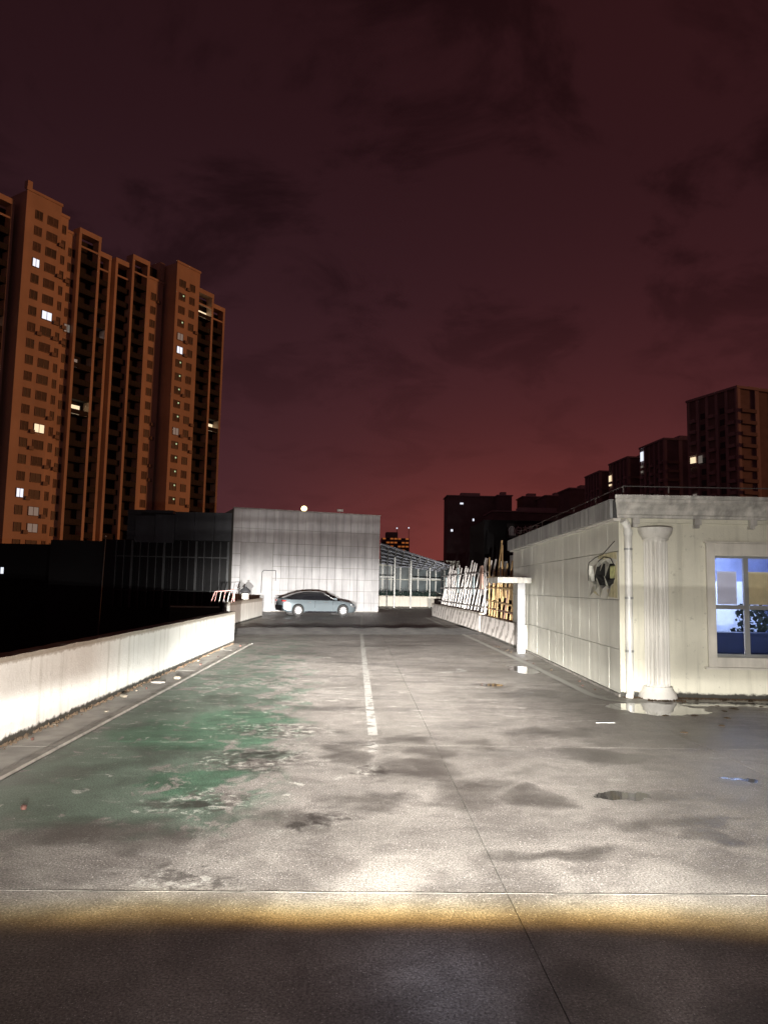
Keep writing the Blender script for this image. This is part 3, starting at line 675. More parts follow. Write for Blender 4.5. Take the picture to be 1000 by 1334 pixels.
# window
we = box('window_surround', M['window_trim'], RB, 1.46, 1.6, -.055, -.001, .53, 2.6); 
box('surround_rail', M['window_trim'], we, WX1, 2.88, -.055, -.001, .53, 2.6)
box('surround_rail', M['window_trim'], we, 1.602, WX1 - .002, -.053, -.001, WZ1, 2.598)
box('surround_rail', M['window_trim'], we, 1.602, WX1 - .002, -.053, -.001, .532, WZ0)
box('surround_bead', M['window_trim'], we, 1.43, 2.91, -.075, -.001, 2.602, 2.63)
box('sill', M['window_trim'], we, 1.40, 2.94, -.085, -.001, .495, .528)
wf = MB(); y0, y1 = .05, .11
wf.box(WX0, WX0 + .035, y0, y1, WZ0, WZ1).box(WX1 - .035, WX1, y0, y1, WZ0, WZ1).box(WX0 + .035, WX1 - .035, y0, y1, WZ0, WZ0 + .05).box(WX0 + .035, WX1 - .035, y0, y1, WZ1 - .035, WZ1)
wf.box(2.125, 2.205, y0 + .003, y1, WZ0 + .05, WZ1 - .035).box(WX0 + .035, 2.125, y0 - .006, y1, 1.49, 1.56).box(2.205, WX1 - .035, y0 - .006, y1, 1.49, 1.56)
wfo = wf.build('window_frame', M['alu'], we)
for (a, b_, c_, d_) in ((WX0 + .035, 2.125, WZ0 + .05, 1.49), (2.205, WX1 - .035, WZ0 + .05, 1.49), (WX0 + .035, 2.125, 1.56, WZ1 - .035), (2.205, WX1 - .035, 1.56, WZ1 - .035)):
    box('window_pane', M['glass'], we, a, b_, .078, .083, c_, d_)
# room behind the window
room = MB(); a0, a1, b0, b1, c0, c1 = .9, 4.4, .27, 2.9, .02, 2.9
room.add([(a0, b0, c0), (a1, b0, c0), (a1, b1, c0), (a0, b1, c0), (a0, b0, c1), (a1, b0, c1), (a1, b1, c1), (a0, b1, c1)], [(0, 1, 2, 3), (4, 7, 6, 5), (1, 5, 6, 2), (2, 6, 7, 3), (3, 7, 4, 0)])
room.build('room_lining', M['room'], RB)
pl = bpy.data.lights.new('room_lamp', 'AREA'); pl.energy = 85; pl.size = .9; pl.color = (.72, .82, 1.0)
plo = bpy.data.objects.new('room_lamp', pl); COL.objects.link(plo); plo.parent = RB; plo.location = (2.4, 1.7, 2.85)
box('ceiling_lamp', lit('room_lamp_diffuser', (.8, .9, 1.0), 3.0), RB, 1.9, 2.9, 1.4, 2.0, 2.86, 2.895)
def on_rb(name, mb, mt, label, cat, loc=(0, 0, 0)):
    o = mb.build(name, mt); o.matrix_world = Matrix.Translation((4.41, 12.42, 0)) @ Matrix.Rotation(R(-2.72), 4, 'Z') @ Matrix.Translation(loc)
    return tag(o, label, cat)
on_rb('cabinet', MB().box(1.3, 3.2, .42, .8, .02, 1.08), M['room_dark'], 'navy blue low cabinet behind the lower window panes', 'cabinet')
on_rb('notice_board', MB().box(1.2, 3.6, 2.4, 2.44, .9, 2.0), M['pale_board'], 'pale blue board on the wall inside the lit room', 'board')
on_rb('paper_sheet', MB().box(1.69, 2.02, .092, .096, 1.57, 2.13), M['paper'], 'white paper sheet stuck inside the upper left window pane', 'paper')
on_rb('tan_card', MB().box(2.215, 2.69, .092, .097, 1.575, 2.13), M['tan'], 'tan card panel behind the upper window pane beside the mullion', 'card')
def plant(name, cx, cy, z0, hgt, nl, seed, label):
    rg = random.Random(seed); e = empty(name, (0, 0, 0), 0, label, 'plant'); m = MB(); st = MB()
    for i in range(5):
        a = rg.uniform(0, 6.28); tip = (cx + .14 * math.cos(a), cy + .08 * math.sin(a), z0 + hgt * rg.uniform(.6, 1)); st.tube((cx, cy, z0 + .1), tip, .008, .004, 5)
    for i in range(nl):
        a = rg.uniform(0, 6.28); rr = rg.uniform(.02, .17); z = z0 + .1 + hgt * rg.random(); c = Vector((cx + rr * math.cos(a), cy + rr * .6 * math.sin(a), z))
        d1 = Vector((rg.uniform(-1, 1), rg.uniform(-.6, .6), rg.uniform(-.8, .8))).normalized(); d2 = d1.cross(Vector((rg.uniform(-1, 1), 1, rg.uniform(-1, 1)))).normalized()
        L = rg.uniform(.06, .13); w_ = L * .38
        m.add([c, c + d1 * L * .5 + d2 * w_, c + d1 * L, c + d1 * L * .5 - d2 * w_], [(0, 1, 2, 3)])
    st.build('stem', M['plant'], e); m.build('foliage', M['plant'], e)
    pot = MB().lathe([(0, z0), (.07, z0), (.1, z0 + .12), (0, z0 + .12)], 14, (cx, cy, 0)).build('pot', M['room_dark'], e)
    e.matrix_world = Matrix.Translation((4.41, 12.42, 0)) @ Matrix.Rotation(R(-2.72), 4, 'Z')
plant('potted_plant', 2.56, .98, .86, .6, 110, 3, 'dark leafy potted plant behind the cabinet and the window mullion')
plant('potted_plant', 2.86, .98, .86, .62, 130, 5, 'dark bushy potted plant behind the cabinet below the tan card')
# roof wire rail
for i in range(7):
    m = MB().tube((0, 0, 3.3), (0, 0, 3.58), .012, .012, 6); o = m.build('rail_post', M['wire'], RB); o.location = (.12, .1 + i * 1.75, 0)
for i in range(5):
    m = MB().tube((0, 0, 3.3), (0, 0, 3.58), .012, .012, 6); o = m.build('rail_post', M['wire'], RB); o.location = (.9 + i * 1.75, .1, 0)
m = MB(); m.path([(.12, 11, 3.57), (.12, .1, 3.57), (LX, .1, 3.57)], .009, 6); m.build('rail_wire', M['wire'], RB)
# concrete canopy slab on its pier beside the side wall
cn = empty('entrance_canopy', (4.6, 21.0, 0), R(-2.7), 'small concrete canopy slab on a white pier by the side wall', 'canopy')
box('pier', M['render'], cn, -.13, .07, -.4, -.2, -.01, 1.93)
box('canopy_slab', M['cornice'], cn, -.78, .13, -1.0, .9, 1.932, 2.08)

# ------------------------------------------------------------------ FAR CLAD BUILDING
FA = math.atan2(3.4, 9.6); FL = math.hypot(9.6, 3.4)
CB = empty('clad_building', (-8.2, 48.0, 0), FA, 'tall grey panel clad blank wall behind the parked car', 'building')
FH = 6.68
box('wall', M['panel_core'], CB, .0, FL, .06, 8, -.011, FH - .02)
cw = FL / 19.0
zc = [.04, .62, 1.4, 2.18, 2.96, 3.72, 4.48, 5.4, FH]
pm = {}
for j in range(8):
    for i in range(19):
        if j < 6 and 1 <= i <= 4: continue
        w_, h_ = cw - .022, zc[j + 1] - zc[j] - .024
        if j not in pm: pm[j] = MB().box(0, w_, 0, .058, 0, h_).mesh('panel', M['panel'])
        o = link('panel', pm[j], CB); o.location = (i * cw + .011, random.uniform(-.006, .004), zc[j] + .012)
box('rendered_bay', M['render'], CB, cw + .02, 5 * cw - .02, .012, .058, -.01, zc[6] - .012)
box('parapet_cap', M['fascia'], CB, -.03, FL + .03, -.03, .3, FH + .002, FH + .05)
m = MB(); m.path([(1.95, -.05, 1.2), (1.95, -.18, 2.55), (2.05, -.2, 2.68), (2.85, -.2, 2.68), (2.85, -.2, 2.0)], .022, 6); m.build('pipe_bracket', M['dark_steel'], CB)
# lit lamp on the roof edge
rl = empty('roof_lamp', (-3.85, 50.35, FH), FA, 'small lit yellow lamp glowing on the roof edge', 'lamp')
MB().tube((0, 0, .0), (0, 0, .16), .03, .03, 8).build('lamp_stem', M['dark_steel'], rl)
MB().lathe([(0, .1), (.14, .15), (.21, .26), (.21, .34), (.14, .45), (0, .5)], 16).build('lamp_globe', M['lamp'], rl, True)
rv = empty('roof_aerial', (-1.4, 50.6, FH), FA, 'small pale aerial box on the roof edge', 'aerial')
MB().tube((0, 0, 0), (0, 0, .2), .02, .02, 6).build('mast', M['wire'], rv); MB().box(-.2, .22, -.05, .05, .18, .34).build('aerial_box', M['steel_white'], rv)
# dark glazed wing left of it
DW = empty('glazed_wing', (-8.25, 48.6, 0), R(0), 'dark glazed wing with metal fascia left of the clad wall', 'building')
box('wall', M['dark_block'], DW, -6.2, -.02, .5, 8, -9, 6.3)
box('wall', M['dark_block'], DW, -12, -6.21, .5, 8, -9, 4.4)
for i in range(5):
    o = link('fascia_panel', MB().box(0, 1.27, 0, .12, 0, 1.85 - max(0, i - 3) * .09).mesh('fascia_panel', M['dark_clad']), DW, (-1.3 - i * 1.29, .1, 4.55 + (.0 if i < 3 else -.2)))
for i in range(15):
    x_ = -.35 - i * .52
    th_ = .05 if i % 4 else .14
    o = link('mullion', MB().box(-th_ / 2, th_ / 2, 0, .16, 0, 4.4).mesh('mullion', M['mullion']), DW, (x_, .15, .1))
for i in range(4):
    o = link('window_pane', MB().box(-2.05, 0, 0, .02, 0, 4.4).mesh('window_pane', M['dark_glass']), DW, (-.1 - i * 2.08, .4, .1))
for zz in (1.2, 3.4):
    m = MB().box(-7.7, -.1, .17, .28, zz, zz + .07); m.build('transom', M['mullion'], DW)
UB = empty('rooftop_box', (-14.2, 51.5, 0), 0, 'dim blue grey rooftop box above the glazed wing', 'building')
for k_ in range(6): box('cladding_strip', M['dark_clad'], UB, -1.9, 1.2, -.02 * (k_ % 2), 2.5, 4.6 + k_ * .36, 4.95 + k_ * .36)

# low dark buildings in the void beyond the left parapet
LBK = empty('low_block', (-28, 66, -9), 0, 'low black building beyond the white parapet with few lit windows', 'building')
box('wall', M['dark_block'], LBK, -40, 14, 0, 14, 0, 13.9)
for (x_, z_, mt) in ((1.5, 11.2, 'lit_warm'), (-3.4, 11.25, 'lit_white'), (6.5, 11.1, 'lit_dim'), (8.6, 11.2, 'lit_dim'), (9.6, 11.25, 'lit_dim')):
    box('window', M[mt], LBK, x_, x_ + .25, -.02, .02, z_, z_ + (.55 if mt != 'lit_dim' else .9))
fp = empty('flagpole', (-15.6, 45, -9), 0, 'thin pale flagpole standing in the dark beyond the parapet', 'pole')
MB().tube((0, 0, 0), (.28, 0, 13.4), .06, .035, 8).build('pole', M['mullion'], fp); MB().lathe([(0, 13.4), (.07, 13.45), (0, 13.52)], 8, (.28, 0, 0)).build('finial', M['steel_white'], fp)

# barrier and vent at the end of the left parapets
bar = empty('barrier', (-5.5, 30.6, .0), R(10), 'small red and white tube barrier behind the parapet end', 'barrier')
m = MB(); m.path([(-.5, 0, 1.0), (-.36, 0, 1.42), (.42, 0, 1.5), (.42, 0, 1.02)], .022, 6); m.build('frame', M['red_paint'], bar)
for i in range(5):
    MB().tube((-.36 + i * .17, 0, 1.0), (-.28 + i * .17, 0, 1.43), .016, .016, 6).build('bar', M['plaster'] if i % 2 else M['red_paint'], bar)
MB().box(-.02, .04, -.02, .04, 0, 1.1).build('post', M['dark_steel'], bar)
vt = empty('vent_cowl', (-5.45, 36, 1.01), 0, 'pale vent pipe with a dark conical cowl on the parapet', 'vent')
MB().lathe([(0, .0), (.17, 0), (.17, .28), (.15, .3), (0, .3)], 18).build('vent_pipe', M['plaster'], vt, True)
MB().lathe([(.19, .3), (.27, .38), (.25, .44), (.12, .56), (.05, .62), (.05, .7), (0, .7)], 18).build('cowl', M['dark_steel'], vt, True)
MB().lathe([(.16, .3), (.16, .4), (.0, .4)], 18).build('cowl_neck', M['dark_steel'], vt, True)

# ------------------------------------------------------------------ CAR
def make_car():
    e = empty('parked_car', (-2.28, 43.77, 0), R(21), 'silver blue fastback saloon with black roof parked before the clad wall', 'car'); e.location.x -= .17; e.scale = (.935, .95, .98)
    L2, HW = 2.42, .93
    ST = [ # x, z_low, z_sill, z_wide, z_shoulder, z_top(centre), halfwidth
        (-2.42, .45, .5, .68, .86, .90, .66), (-2.36, .34, .42, .68, .93, 1.0, .78), (-2.2, .26, .36, .68, .96, 1.04, .86), (-1.9, .22, .3, .66, .96, 1.02, .91), (-1.42, .2, .27, .64, .945, .99, .93), (-.8, .2, .26, .63, .93, .97, .93),
        (0, .2, .26, .62, .915, .96, .925), (.8, .2, .26, .62, .90, .95, .925), (1.1, .2, .27, .62, .885, .955, .925), (1.42, .2, .28, .62, .86, .935, .92), (1.8, .21, .3, .6, .80, .88, .9), (2.1, .22, .32, .58, .735, .815, .84), (2.3, .24, .34, .55, .67, .74, .73), (2.4, .3, .38, .52, .6, .63, .58), (2.44, .4, .43, .5, .54, .55, .42)]
    m = MB(); vs = []
    for x, zl, zs, zw, zh, zt, hw in ST:
        half = [(0, zl), (hw * .86, zl), (hw * .97, zs), (hw, zw), (hw * .985, (zw + zh) / 2), (hw * .93, zh), (hw * .80, zh + (zt - zh) * .6), (hw * .4, zt), ]
        ring = [(-y, z) for y, z in half[1:]] ; ring = ring[::-1] ; full = [(y, z) for y, z in half] + [(-y, z) for y, z in half[1:]][::-1]
        vs += [(x, -y, z) for y, z in full]
    k = 15; m.add(vs, [(i * k + j, (i + 1) * k + j, (i + 1) * k + (j + 1) % k, i * k + (j + 1) % k) for i in range(len(ST) - 1) for j in range(k)] + [tuple(range(k)), tuple((len(ST) - 1) * k + j for j in range(k - 1, -1, -1))])
    body = m.build('body', M['car_body'], e, True)
    cut = MB()
    for wx_ in (-1.45, 1.45): cut.lathe([(0, -1.2), (.385, -1.2), (.385, 1.2), (0, 1.2)], 32, (wx_, 0, .34), 'Y')
    co = cut.build('cutter', None)
    bo = body.modifiers.new('b', 'BOOLEAN'); bo.object = co; bo.operation = 'DIFFERENCE'; bo.solver = 'EXACT'
    co.parent = e
    bpy.context.view_layer.update()
    dg = bpy.context.evaluated_depsgraph_get(); me = bpy.data.meshes.new_from_object(body.evaluated_get(dg)); body.modifiers.clear(); body.data = me
    bpy.data.objects.remove(co)
    me.polygons.foreach_set('use_smooth', [True] * len(me.polygons))
    try: me.set_sharp_from_angle(angle=R(35))
    except Exception: pass
    # cabin: black roof loft
    CA = [(-2.3, 1.0, 1.02, .62, .5), (-2.0, .97, 1.13, .78, .52), (-1.55, .96, 1.29, .83, .55), (-1.0, .95, 1.41, .84, .57), (-.4, .94, 1.455, .845, .58), (.1, .93, 1.44, .845, .575), (.45, .93, 1.37, .84, .56), (.8, .92, 1.2, .83, .6), (1.1, .91, 1.03, .8, .66), (1.3, .90, .945, .76, .68)]
    m = MB(); vs = []
    for x, zb, zr, wb, wr in CA:
        full = [(-wb, zb), (-(wb * .45 + wr * .55), zb + (zr - zb) * .6), (-wr, zr - .035), (-wr * .6, zr - .008), (0, zr), (wr * .6, zr - .008), (wr, zr - .035), (wb * .45 + wr * .55, zb + (zr - zb) * .6), (wb, zb)]
        vs += [(x, y, z) for y, z in full]
    k = 9; m.add(vs, [(i * k + j, (i + 1) * k + j, (i + 1) * k + j + 1, i * k + j + 1) for i in range(len(CA) - 1) for j in range(k - 1)])
    cab = m.build('cabin', M['car_black'], e, True)
    def surf(x, s, side):                                            # point on cabin side, s 0..1 from belt to roof rail
        for a, b in zip(CA[:-1], CA[1:]):
            if a[0] <= x <= b[0]:
                q = (x - a[0]) / (b[0] - a[0]); zb, zr, wb, wr = [a[i] + (b[i] - a[i]) * q for i in range(1, 5)]; break
        z = zb + (zr - .035 - zb) * s; y = wb + (wr - wb) * s * (.55 / .6 if s < .6 else 1)
        return (x, side * (y + .012), z)
    for side in (-1, 1):
        for name, xa, xb in (('rear_quarter_window', -1.75, -1.3), ('rear_door_window', -1.25, -.42), ('front_door_window', -.34, .82)):
            m = MB(); vs = []; nx = 8
            for i in range(nx + 1):
                x = xa + (xb - xa) * i / nx
                lo = .12; hi = .82
                if name == 'rear_quarter_window': hi = .3 + .52 * i / nx
                if name == 'front_door_window' and x > .35: hi = .82 - .35 * (x - .35) / .47
                vs += [surf(x, lo, side), surf(x, (lo + hi) / 2, side), surf(x, hi, side)]
            m.add(vs, [(i * 3 + j, i * 3 + 3 + j, i * 3 + 4 + j, i * 3 + 1 + j) for i in range(nx) for j in range(2)]).build(name, M['car_glass'], e, True)
        m = MB(); pts_ = [Vector(surf(-1.8 + 2.65 * i / 14, .88 - max(0, (-1.8 + 2.65 * i / 14) - .3) * .75, side)) for i in range(15)]
        m.path(pts_, .014, 5); m.build('window_trim', M['chrome'], e)
        m = MB(); m.path([(-1.95, side * .91, .965), (-.5, side * .90, .945), (.9, side * .89, .925)], .016, 5); m.build('belt_line', M['car_black'], e)
        m = MB(); m.path([(-2.15, side * .86, .84), (-1.4, side * .935, .83), (0, side * .93, .8), (1.5, side * .925, .76)], .010, 5); m.build('shoulder_crease', M['car_body'], e)
        m = MB().box(-1.0, 1.02, side * .88 - .045, side * .88 + .045, .2, .29); m.build('sill', M['car_black'], e)
        m = MB(); m.box(.78, .98, side * .99 - .1, side * .99 + .08, .96, 1.08); m.build('wing_mirror', M['car_body'], e)
        for dx_ in (-.75, .3):
            MB().box(dx_ - .1, dx_ + .1, side * .945 - .012, side * .945 + .012, .8, .825).build('door_handle', M['chrome'], e)
        for gx_ in (-.38, .78): MB().box(gx_ - .006, gx_ + .006, side * .922 - .01, side * .922 + .01, .3, .9).build('door_gap', M['car_black'], e)
        m = MB(); m.add([(1.95, side * .88, .72), (2.3, side * .72, .62), (2.36, side * .66, .57), (1.98, side * .89, .64), (1.95, side * .86, .72), (2.3, side * .68, .64), (2.36, side * .6, .58)], [(0, 1, 2, 3), (0, 4, 5, 1)]).build('headlight', M['car_lens'], e)
        m = MB(); m.box(-2.43, -2.2, side * .72 - .14, side * .72 + .14, .84, .92).build('tail_light', M['car_red'], e)
        for wx_ in (-1.45, 1.45):
            ty = MB().lathe([(.22, -.1), (.30, -.11), (.335, -.09), (.34, 0), (.335, .09), (.30, .11), (.22, .1)], 32, (0, 0, 0), 'Y'); w_o = ty.build('tyre', M['tyre'], e, True); w_o.location = (wx_, side * .83, .34)
            rm = MB().lathe([(.0, -.03), (.235, -.04), (.245, .0), (.24, .07), (.0, .05)], 28, (0, 0, 0), 'Y'); ro = rm.build('rim_barrel', M['dark_steel'], w_o, True)
            sp = MB()
            sp.lathe([(.215, side * .06), (.25, side * .085), (.25, side * .1), (.215, side * .1), (.215, side * .06)], 28, (0, 0, 0), 'Y'); sp.lathe([(0, side * .1), (.06, side * .1), (.06, side * .06)], 14, (0, 0, 0), 'Y')
            for q in range(10):
                t = 2 * math.pi * q / 10; a = Vector((math.cos(t), 0, math.sin(t))); b = Vector((-math.sin(t), 0, math.cos(t))); w0, w1 = .022, .032
                c0, c1 = a * .05 + Vector((0, side * .09, 0)), a * .23 + Vector((0, side * .095, 0)); dd = Vector((0, -side * .03, 0))
                sp.add([c0 - b * w0, c0 + b * w0, c1 + b * w1, c1 - b * w1, c0 - b * w0 + dd, c0 + b * w0 + dd, c1 + b * w1 + dd, c1 - b * w1 + dd], [(0, 1, 2, 3), (0, 4, 5, 1), (1, 5, 6, 2), (2, 6, 7, 3), (3, 7, 4, 0)])
            sp.build('rim_spokes', M['rim'], w_o)
    MB().add([(1.28, -.6, .955), (1.28, .6, .955), (.55, .5, 1.34), (.55, -.5, 1.34), (.9, -.57, 1.17), (.9, .57, 1.17)], [(0, 1, 5, 4), (4, 5, 2, 3)]).build('windscreen', M['car_glass'], e)
    MB().box(-2.44, -2.34, -.75, .75, .3, .62).build('rear_bumper', M['car_black'], e)
    MB().box(2.36, 2.455, -.5, .5, .3, .5).build('grille', M['car_black'], e)
    m = MB(); m.box(-1.15, 1.15, -.7, .7, .21, .5); m.build('underbody', M['car_black'], e)
    MB().add([(-2.32, -.6, 1.03), (-2.48, -.58, 1.08), (-2.48, .58, 1.08), (-2.32, .6, 1.03), (-2.3, -.6, 1.0), (-2.46, -.58, 1.055), (-2.46, .58, 1.055), (-2.3, .6, 1.0)], [(0, 1, 2, 3), (4, 7, 6, 5), (0, 4, 5, 1), (1, 5, 6, 2), (2, 6, 7, 3)]).build('boot_spoiler', M['car_black'], e)
    return e
make_car()

# ------------------------------------------------------------------ POLES leaning over the right parapets
rg = random.Random(11)
gW = 'whitewashed poles leaning over the right parapet'; gB = 'brown bamboo poles leaning over the parapet'
for i in range(17):
    y = 30.0 + i * .88; b = (4.72 - i * .013, y, .30); lean = rg.uniform(.34, .46); top = rg.uniform(2.75, 3.15)
    m = MB(); q = (b[0] + .17 + lean, y + rg.uniform(-.15, .25), top); wd = rg.uniform(.035, .05)
    p_ = Vector(b); q_ = Vector(q)
    m.tube((0, 0, 0), q_ - p_, wd, wd * .85, 7)
    o = m.build('white_pole', M['white_pole']); o.location = (b[0] + .34, b[1], b[2]); tag(o, 'whitewashed pole leaning upright behind the pale streaked parapet', 'pole', gW)
    if i % 6 == 0:
        m = MB(); m.tube((0, 0, 0), (rg.uniform(.1, .2), .6, rg.uniform(1.6, 2.2)), .03, .025, 6); o = m.build('white_brace', M['white_pole']); o.location = (5.06 - i * .013, y - .4, .75); tag(o, 'thin whitewashed brace crossing between the white poles', 'pole', 'whitewashed braces between the poles')
    if i % 3 == 1:
        m = MB(); m.box(-.012, .012, -.28, .28, 0, rg.uniform(.7, 1.3)); o = m.build('board', M['white_pole'] if i % 2 else M['blue_cloth']); o.location = (5.2, y, rg.uniform(1.4, 1.75)); tag(o, 'pale worn board wedged among the white poles', 'board', 'boards among the white poles')
for zz, lb in ((1.0, 'low'), (1.75, 'middle'), (2.45, 'high')):
    m = MB().tube((0, 0, 0), (-.3, 14.6, 0), .028, .028, 6); o = m.build('white_rail', M['white_pole']); o.location = (5.1 + .14 * (zz - 1), 29.8, zz); tag(o, f'{lb} whitewashed rail tying the white poles together', 'rail')
m = MB().box(-.02, .02, -.3, .3, 0, .95); o = m.build('board', M['pink_board']); o.location = (5.05, 30.4, 1.75); tag(o, 'faded pink board at the end of the white poles', 'board')
for i in range(16):
    y = 22.9 + i * .4; b = Vector((5.08 - rg.uniform(0, .05), y, .45)); top = rg.uniform(2.3, 3.0) if i % 4 else rg.uniform(3.2, 3.65)
    q = Vector((b.x + rg.uniform(.02, .35), y + rg.uniform(-.5, .5), top)); wd = rg.uniform(.024, .036)
    m = MB(); ns = 7
    for k_ in range(ns):
        a = (q - b) * (k_ / ns); c_ = (q - b) * ((k_ + 1) / ns); m.tube(a, c_, wd * (1.12 if True else 1), wd, 7)
    o = m.build('bamboo_pole', M['rusty'] if i % 4 != 3 else M['rust_dark']); o.location = b; tag(o, 'tall brown bamboo pole leaning behind the stained parapet', 'pole', gB)
for zz, lb, mt in ((.95, 'low', 'rust_dark'), (1.2, 'second', 'rusty'), (1.75, 'third', 'rusty'), (2.15, 'top', 'rusty')):
    m = MB().tube((0, 0, 0), (.05, 6.4, rg.uniform(-.15, .15)), .04, .035, 7); o = m.build('bamboo_rail', M[mt]); o.location = (5.03, 22.8, zz); tag(o, f'{lb} bamboo rail tied across the brown poles', 'rail')
for i in range(5):
    m = MB().box(-.015, .015, -.16, .16, 0, rg.uniform(.5, .95)); o = m.build('bamboo_board', M['rusty']); o.location = (5.12, 23.6 + i * 1.1, rg.uniform(1.15, 1.5)); tag(o, 'brown slab of timber hanging among the bamboo poles', 'board', 'timber slabs among the bamboo poles')
for i in range(6):
    m = MB().box(-.02, .02, -.2, .2, 0, rg.uniform(.9, 1.2)); o = m.build('grey_board', M['render']); o.location = (5.5, 23.4 + i * 1.05, rg.uniform(1.6, 1.8)); tag(o, 'grey board standing upright behind the bamboo poles', 'board', 'grey boards behind the bamboo poles')

# ------------------------------------------------------------------ STEEL CANOPY at the far right end
SC = empty('steel_canopy', (1.6, 60, 0), 0, 'sloping pale steel lattice canopy on thin posts beyond the clad wall', 'canopy')
FLc, FRc, BLc, BRc = Vector((.1, 0, 5.15)), Vector((5.9, 0, 3.45)), Vector((.5, 11, 3.95)), Vector((6.2, 11, 3.3))
def cpt(s, t): return FLc * (1 - s) * (1 - t) + FRc * s * (1 - t) + BLc * (1 - s) * t + BRc * s * t
for i in range(10):
    s = i / 9; MB().tube(cpt(s, 0), cpt(s, 1), .05, .05, 6).build('rafter', M['steel_white'], SC)
for j in range(6):
    t = j / 5; MB().tube(cpt(0, t) + Vector((0, 0, .06)), cpt(1, t) + Vector((0, 0, .06)), .06, .06, 6).build('purlin', M['steel_blue'], SC)
for i in range(9):
    for j in range(5):
        if (i + j) % 2 == 0: MB().tube(cpt(i / 9, j / 5), cpt((i + 1) / 9, (j + 1) / 5), .025, .025, 5).build('brace', M['steel_white'], SC)
up = Vector((0, 0, .14)); m = MB(); m.add([cpt(0, 0) + up, cpt(1, 0) + up, cpt(1, 1) + up, cpt(0, 1) + up] + [cpt(0, 0) + up * 1.2, cpt(1, 0) + up * 1.2, cpt(1, 1) + up * 1.2, cpt(0, 1) + up * 1.2], [(0, 1, 2, 3), (4, 5, 6, 7), (0, 1, 5, 4)]).build('roof_sheet', M['corrugated'], SC)
for x_, y_, zt, rr, mt in ((.85, 4.2, 4.2, .05, 'mullion'), (1.45, 3.0, 4.3, .07, 'steel_white'), (2.85, 3.2, 4.0, .075, 'steel_white'), (4.6, 4.5, 3.5, .05, 'steel_white'), (5.6, 4.5, 3.4, .05, 'mullion')):
    MB().tube((x_, y_, -.01), (x_, y_, zt), rr, rr, 8).build('post', M[mt], SC)
MB().tube((1.45, 3.0, 2.6), (.2, 3.0, 2.6), .04, .04, 6).build('cross_rail', M['steel_white'], SC)
MB().tube((2.85, 3.2, 2.55), (5.6, 4.5, 2.5), .045, .045, 6).build('cross_rail', M['steel_white'], SC)
MB().tube((1.45, 3.0, 3.45), (2.85, 3.2, 3.5), .035, .035, 6).build('cross_rail', M['steel_blue'], SC)
# pale glazed facade behind it
FB = empty('far_annex', (1.5, 76, 0), R(3), 'pale far annex with tall windows behind the steel canopy', 'building')
box('wall', M['far_wall'], FB, -1, 9, .2, 6, -.01, 4.6)
for i in range(9):
    for (z0, z1) in ((1.25, 2.5), (2.6, 3.9)):
        wm = MB().box(0, .78, -.02, .0, 0, z1 - z0).mesh('window', M['far_glass']); o = link('window', wm, FB, (.1 + i * .92, .18, z0))
    box('mullion', M['steel_white'], FB, -.02 + i * .92, .07 + i * .92, .02, .19, .1, 4.2)
# low shrubs along the far parapet
for i in range(7):
    m = MB(); sr = random.Random(40 + i)
    for k_ in range(120):
        c_ = Vector((sr.gauss(0, .35), sr.gauss(0, .2), abs(sr.gauss(.15, .16)))); d1 = Vector((sr.uniform(-1, 1), sr.uniform(-1, 1), sr.uniform(-.5, 1))).normalized() * .14; d2 = d1.orthogonal() * .4
        m.add([c_, c_ + d1 * .5 + d2, c_ + d1, c_ + d1 * .5 - d2], [(0, 1, 2, 3)])
    o = m.build('shrub', M['plant']); o.location = (2.0 + i * .75, 66.0, .95); tag(o, 'low dark shrub growing behind the far parapet', 'shrub', 'shrubs behind the far parapet')

# ------------------------------------------------------------------ LEFT APARTMENT TOWERS
OX, OY, TA = -57.5, 132.0, math.atan2(.83, .557)
KO = .653
def window_mesh(w_, h_, glassm):
    m = MB(); m.box(-w_ / 2, w_ / 2, -.05, -.002, -h_ / 2, h_ / 2); return m.mesh('window', glassm)
_fr = {}
def frame_mesh(w_, h_):
    if (w_, h_) not in _fr:
        m = MB(); a, b = w_ / 2, h_ / 2; t_ = .09
        m.box(-a - t_, -a, -.12, -.003, -b - t_, b + t_).box(a, a + t_, -.12, -.003, -b - t_, b + t_).box(-a, a, -.12, -.003, b, b + t_).box(-a, a, -.16, -.003, -b - t_, -b).box(-.04, .04, -.09, -.051, -b, b)
        _fr[(w_, h_)] = m.mesh('window_frame', M['tower_frame'])
    return _fr[(w_, h_)]
_wm = {}
def tower_window(par, u_, y, z, w_, h_, key='tower_glass'):
    if (w_, h_, key) not in _wm: _wm[(w_, h_, key)] = window_mesh(w_, h_, M[key])
    o = link('window', _wm[(w_, h_, key)], par, (u_, y, z)); link('window_frame', frame_mesh(w_, h_), o)
    return o
TR = random.Random(21)
AC_ME = MB().box(-.42, .42, -.38, -.002, -.3, .3).box(-.46, .46, -.42, -.002, -.36, -.31).mesh('air_conditioner', M['tower_frame'])
def solid(par, ua, ub, P, top, cols=(), z0=-9, mt='tower'):
    """ua, ub measured on the facade line as seen; P how far the block stands forward"""
    a, b = ua - KO * P, ub - KO * P; kz = 1 - P * .0058; top *= kz
    box('wall', M[mt], par, a, b, -P, 11, z0, top)
    box('roof_parapet', M[mt], par, a - .15, b + .15, -P - .15, -P + .3, top + .003, top + .5)
    for uc, w_, zt, lits in cols:
        k_ = 0; z = zt * kz
        while z > 3:
            tower_window(par, uc - KO * P, -P, z, w_, 1.45, lits.get(k_, TR.choice(('tower_glass', 'tower_glass', 'tower_glass_b', 'tower_glass_c'))))
            if TR.random() < .3: link('air_conditioner', AC_ME, par, (uc - KO * P + w_ / 2 + .75, -P, z - .75))
            z -= 2.9; k_ += 1
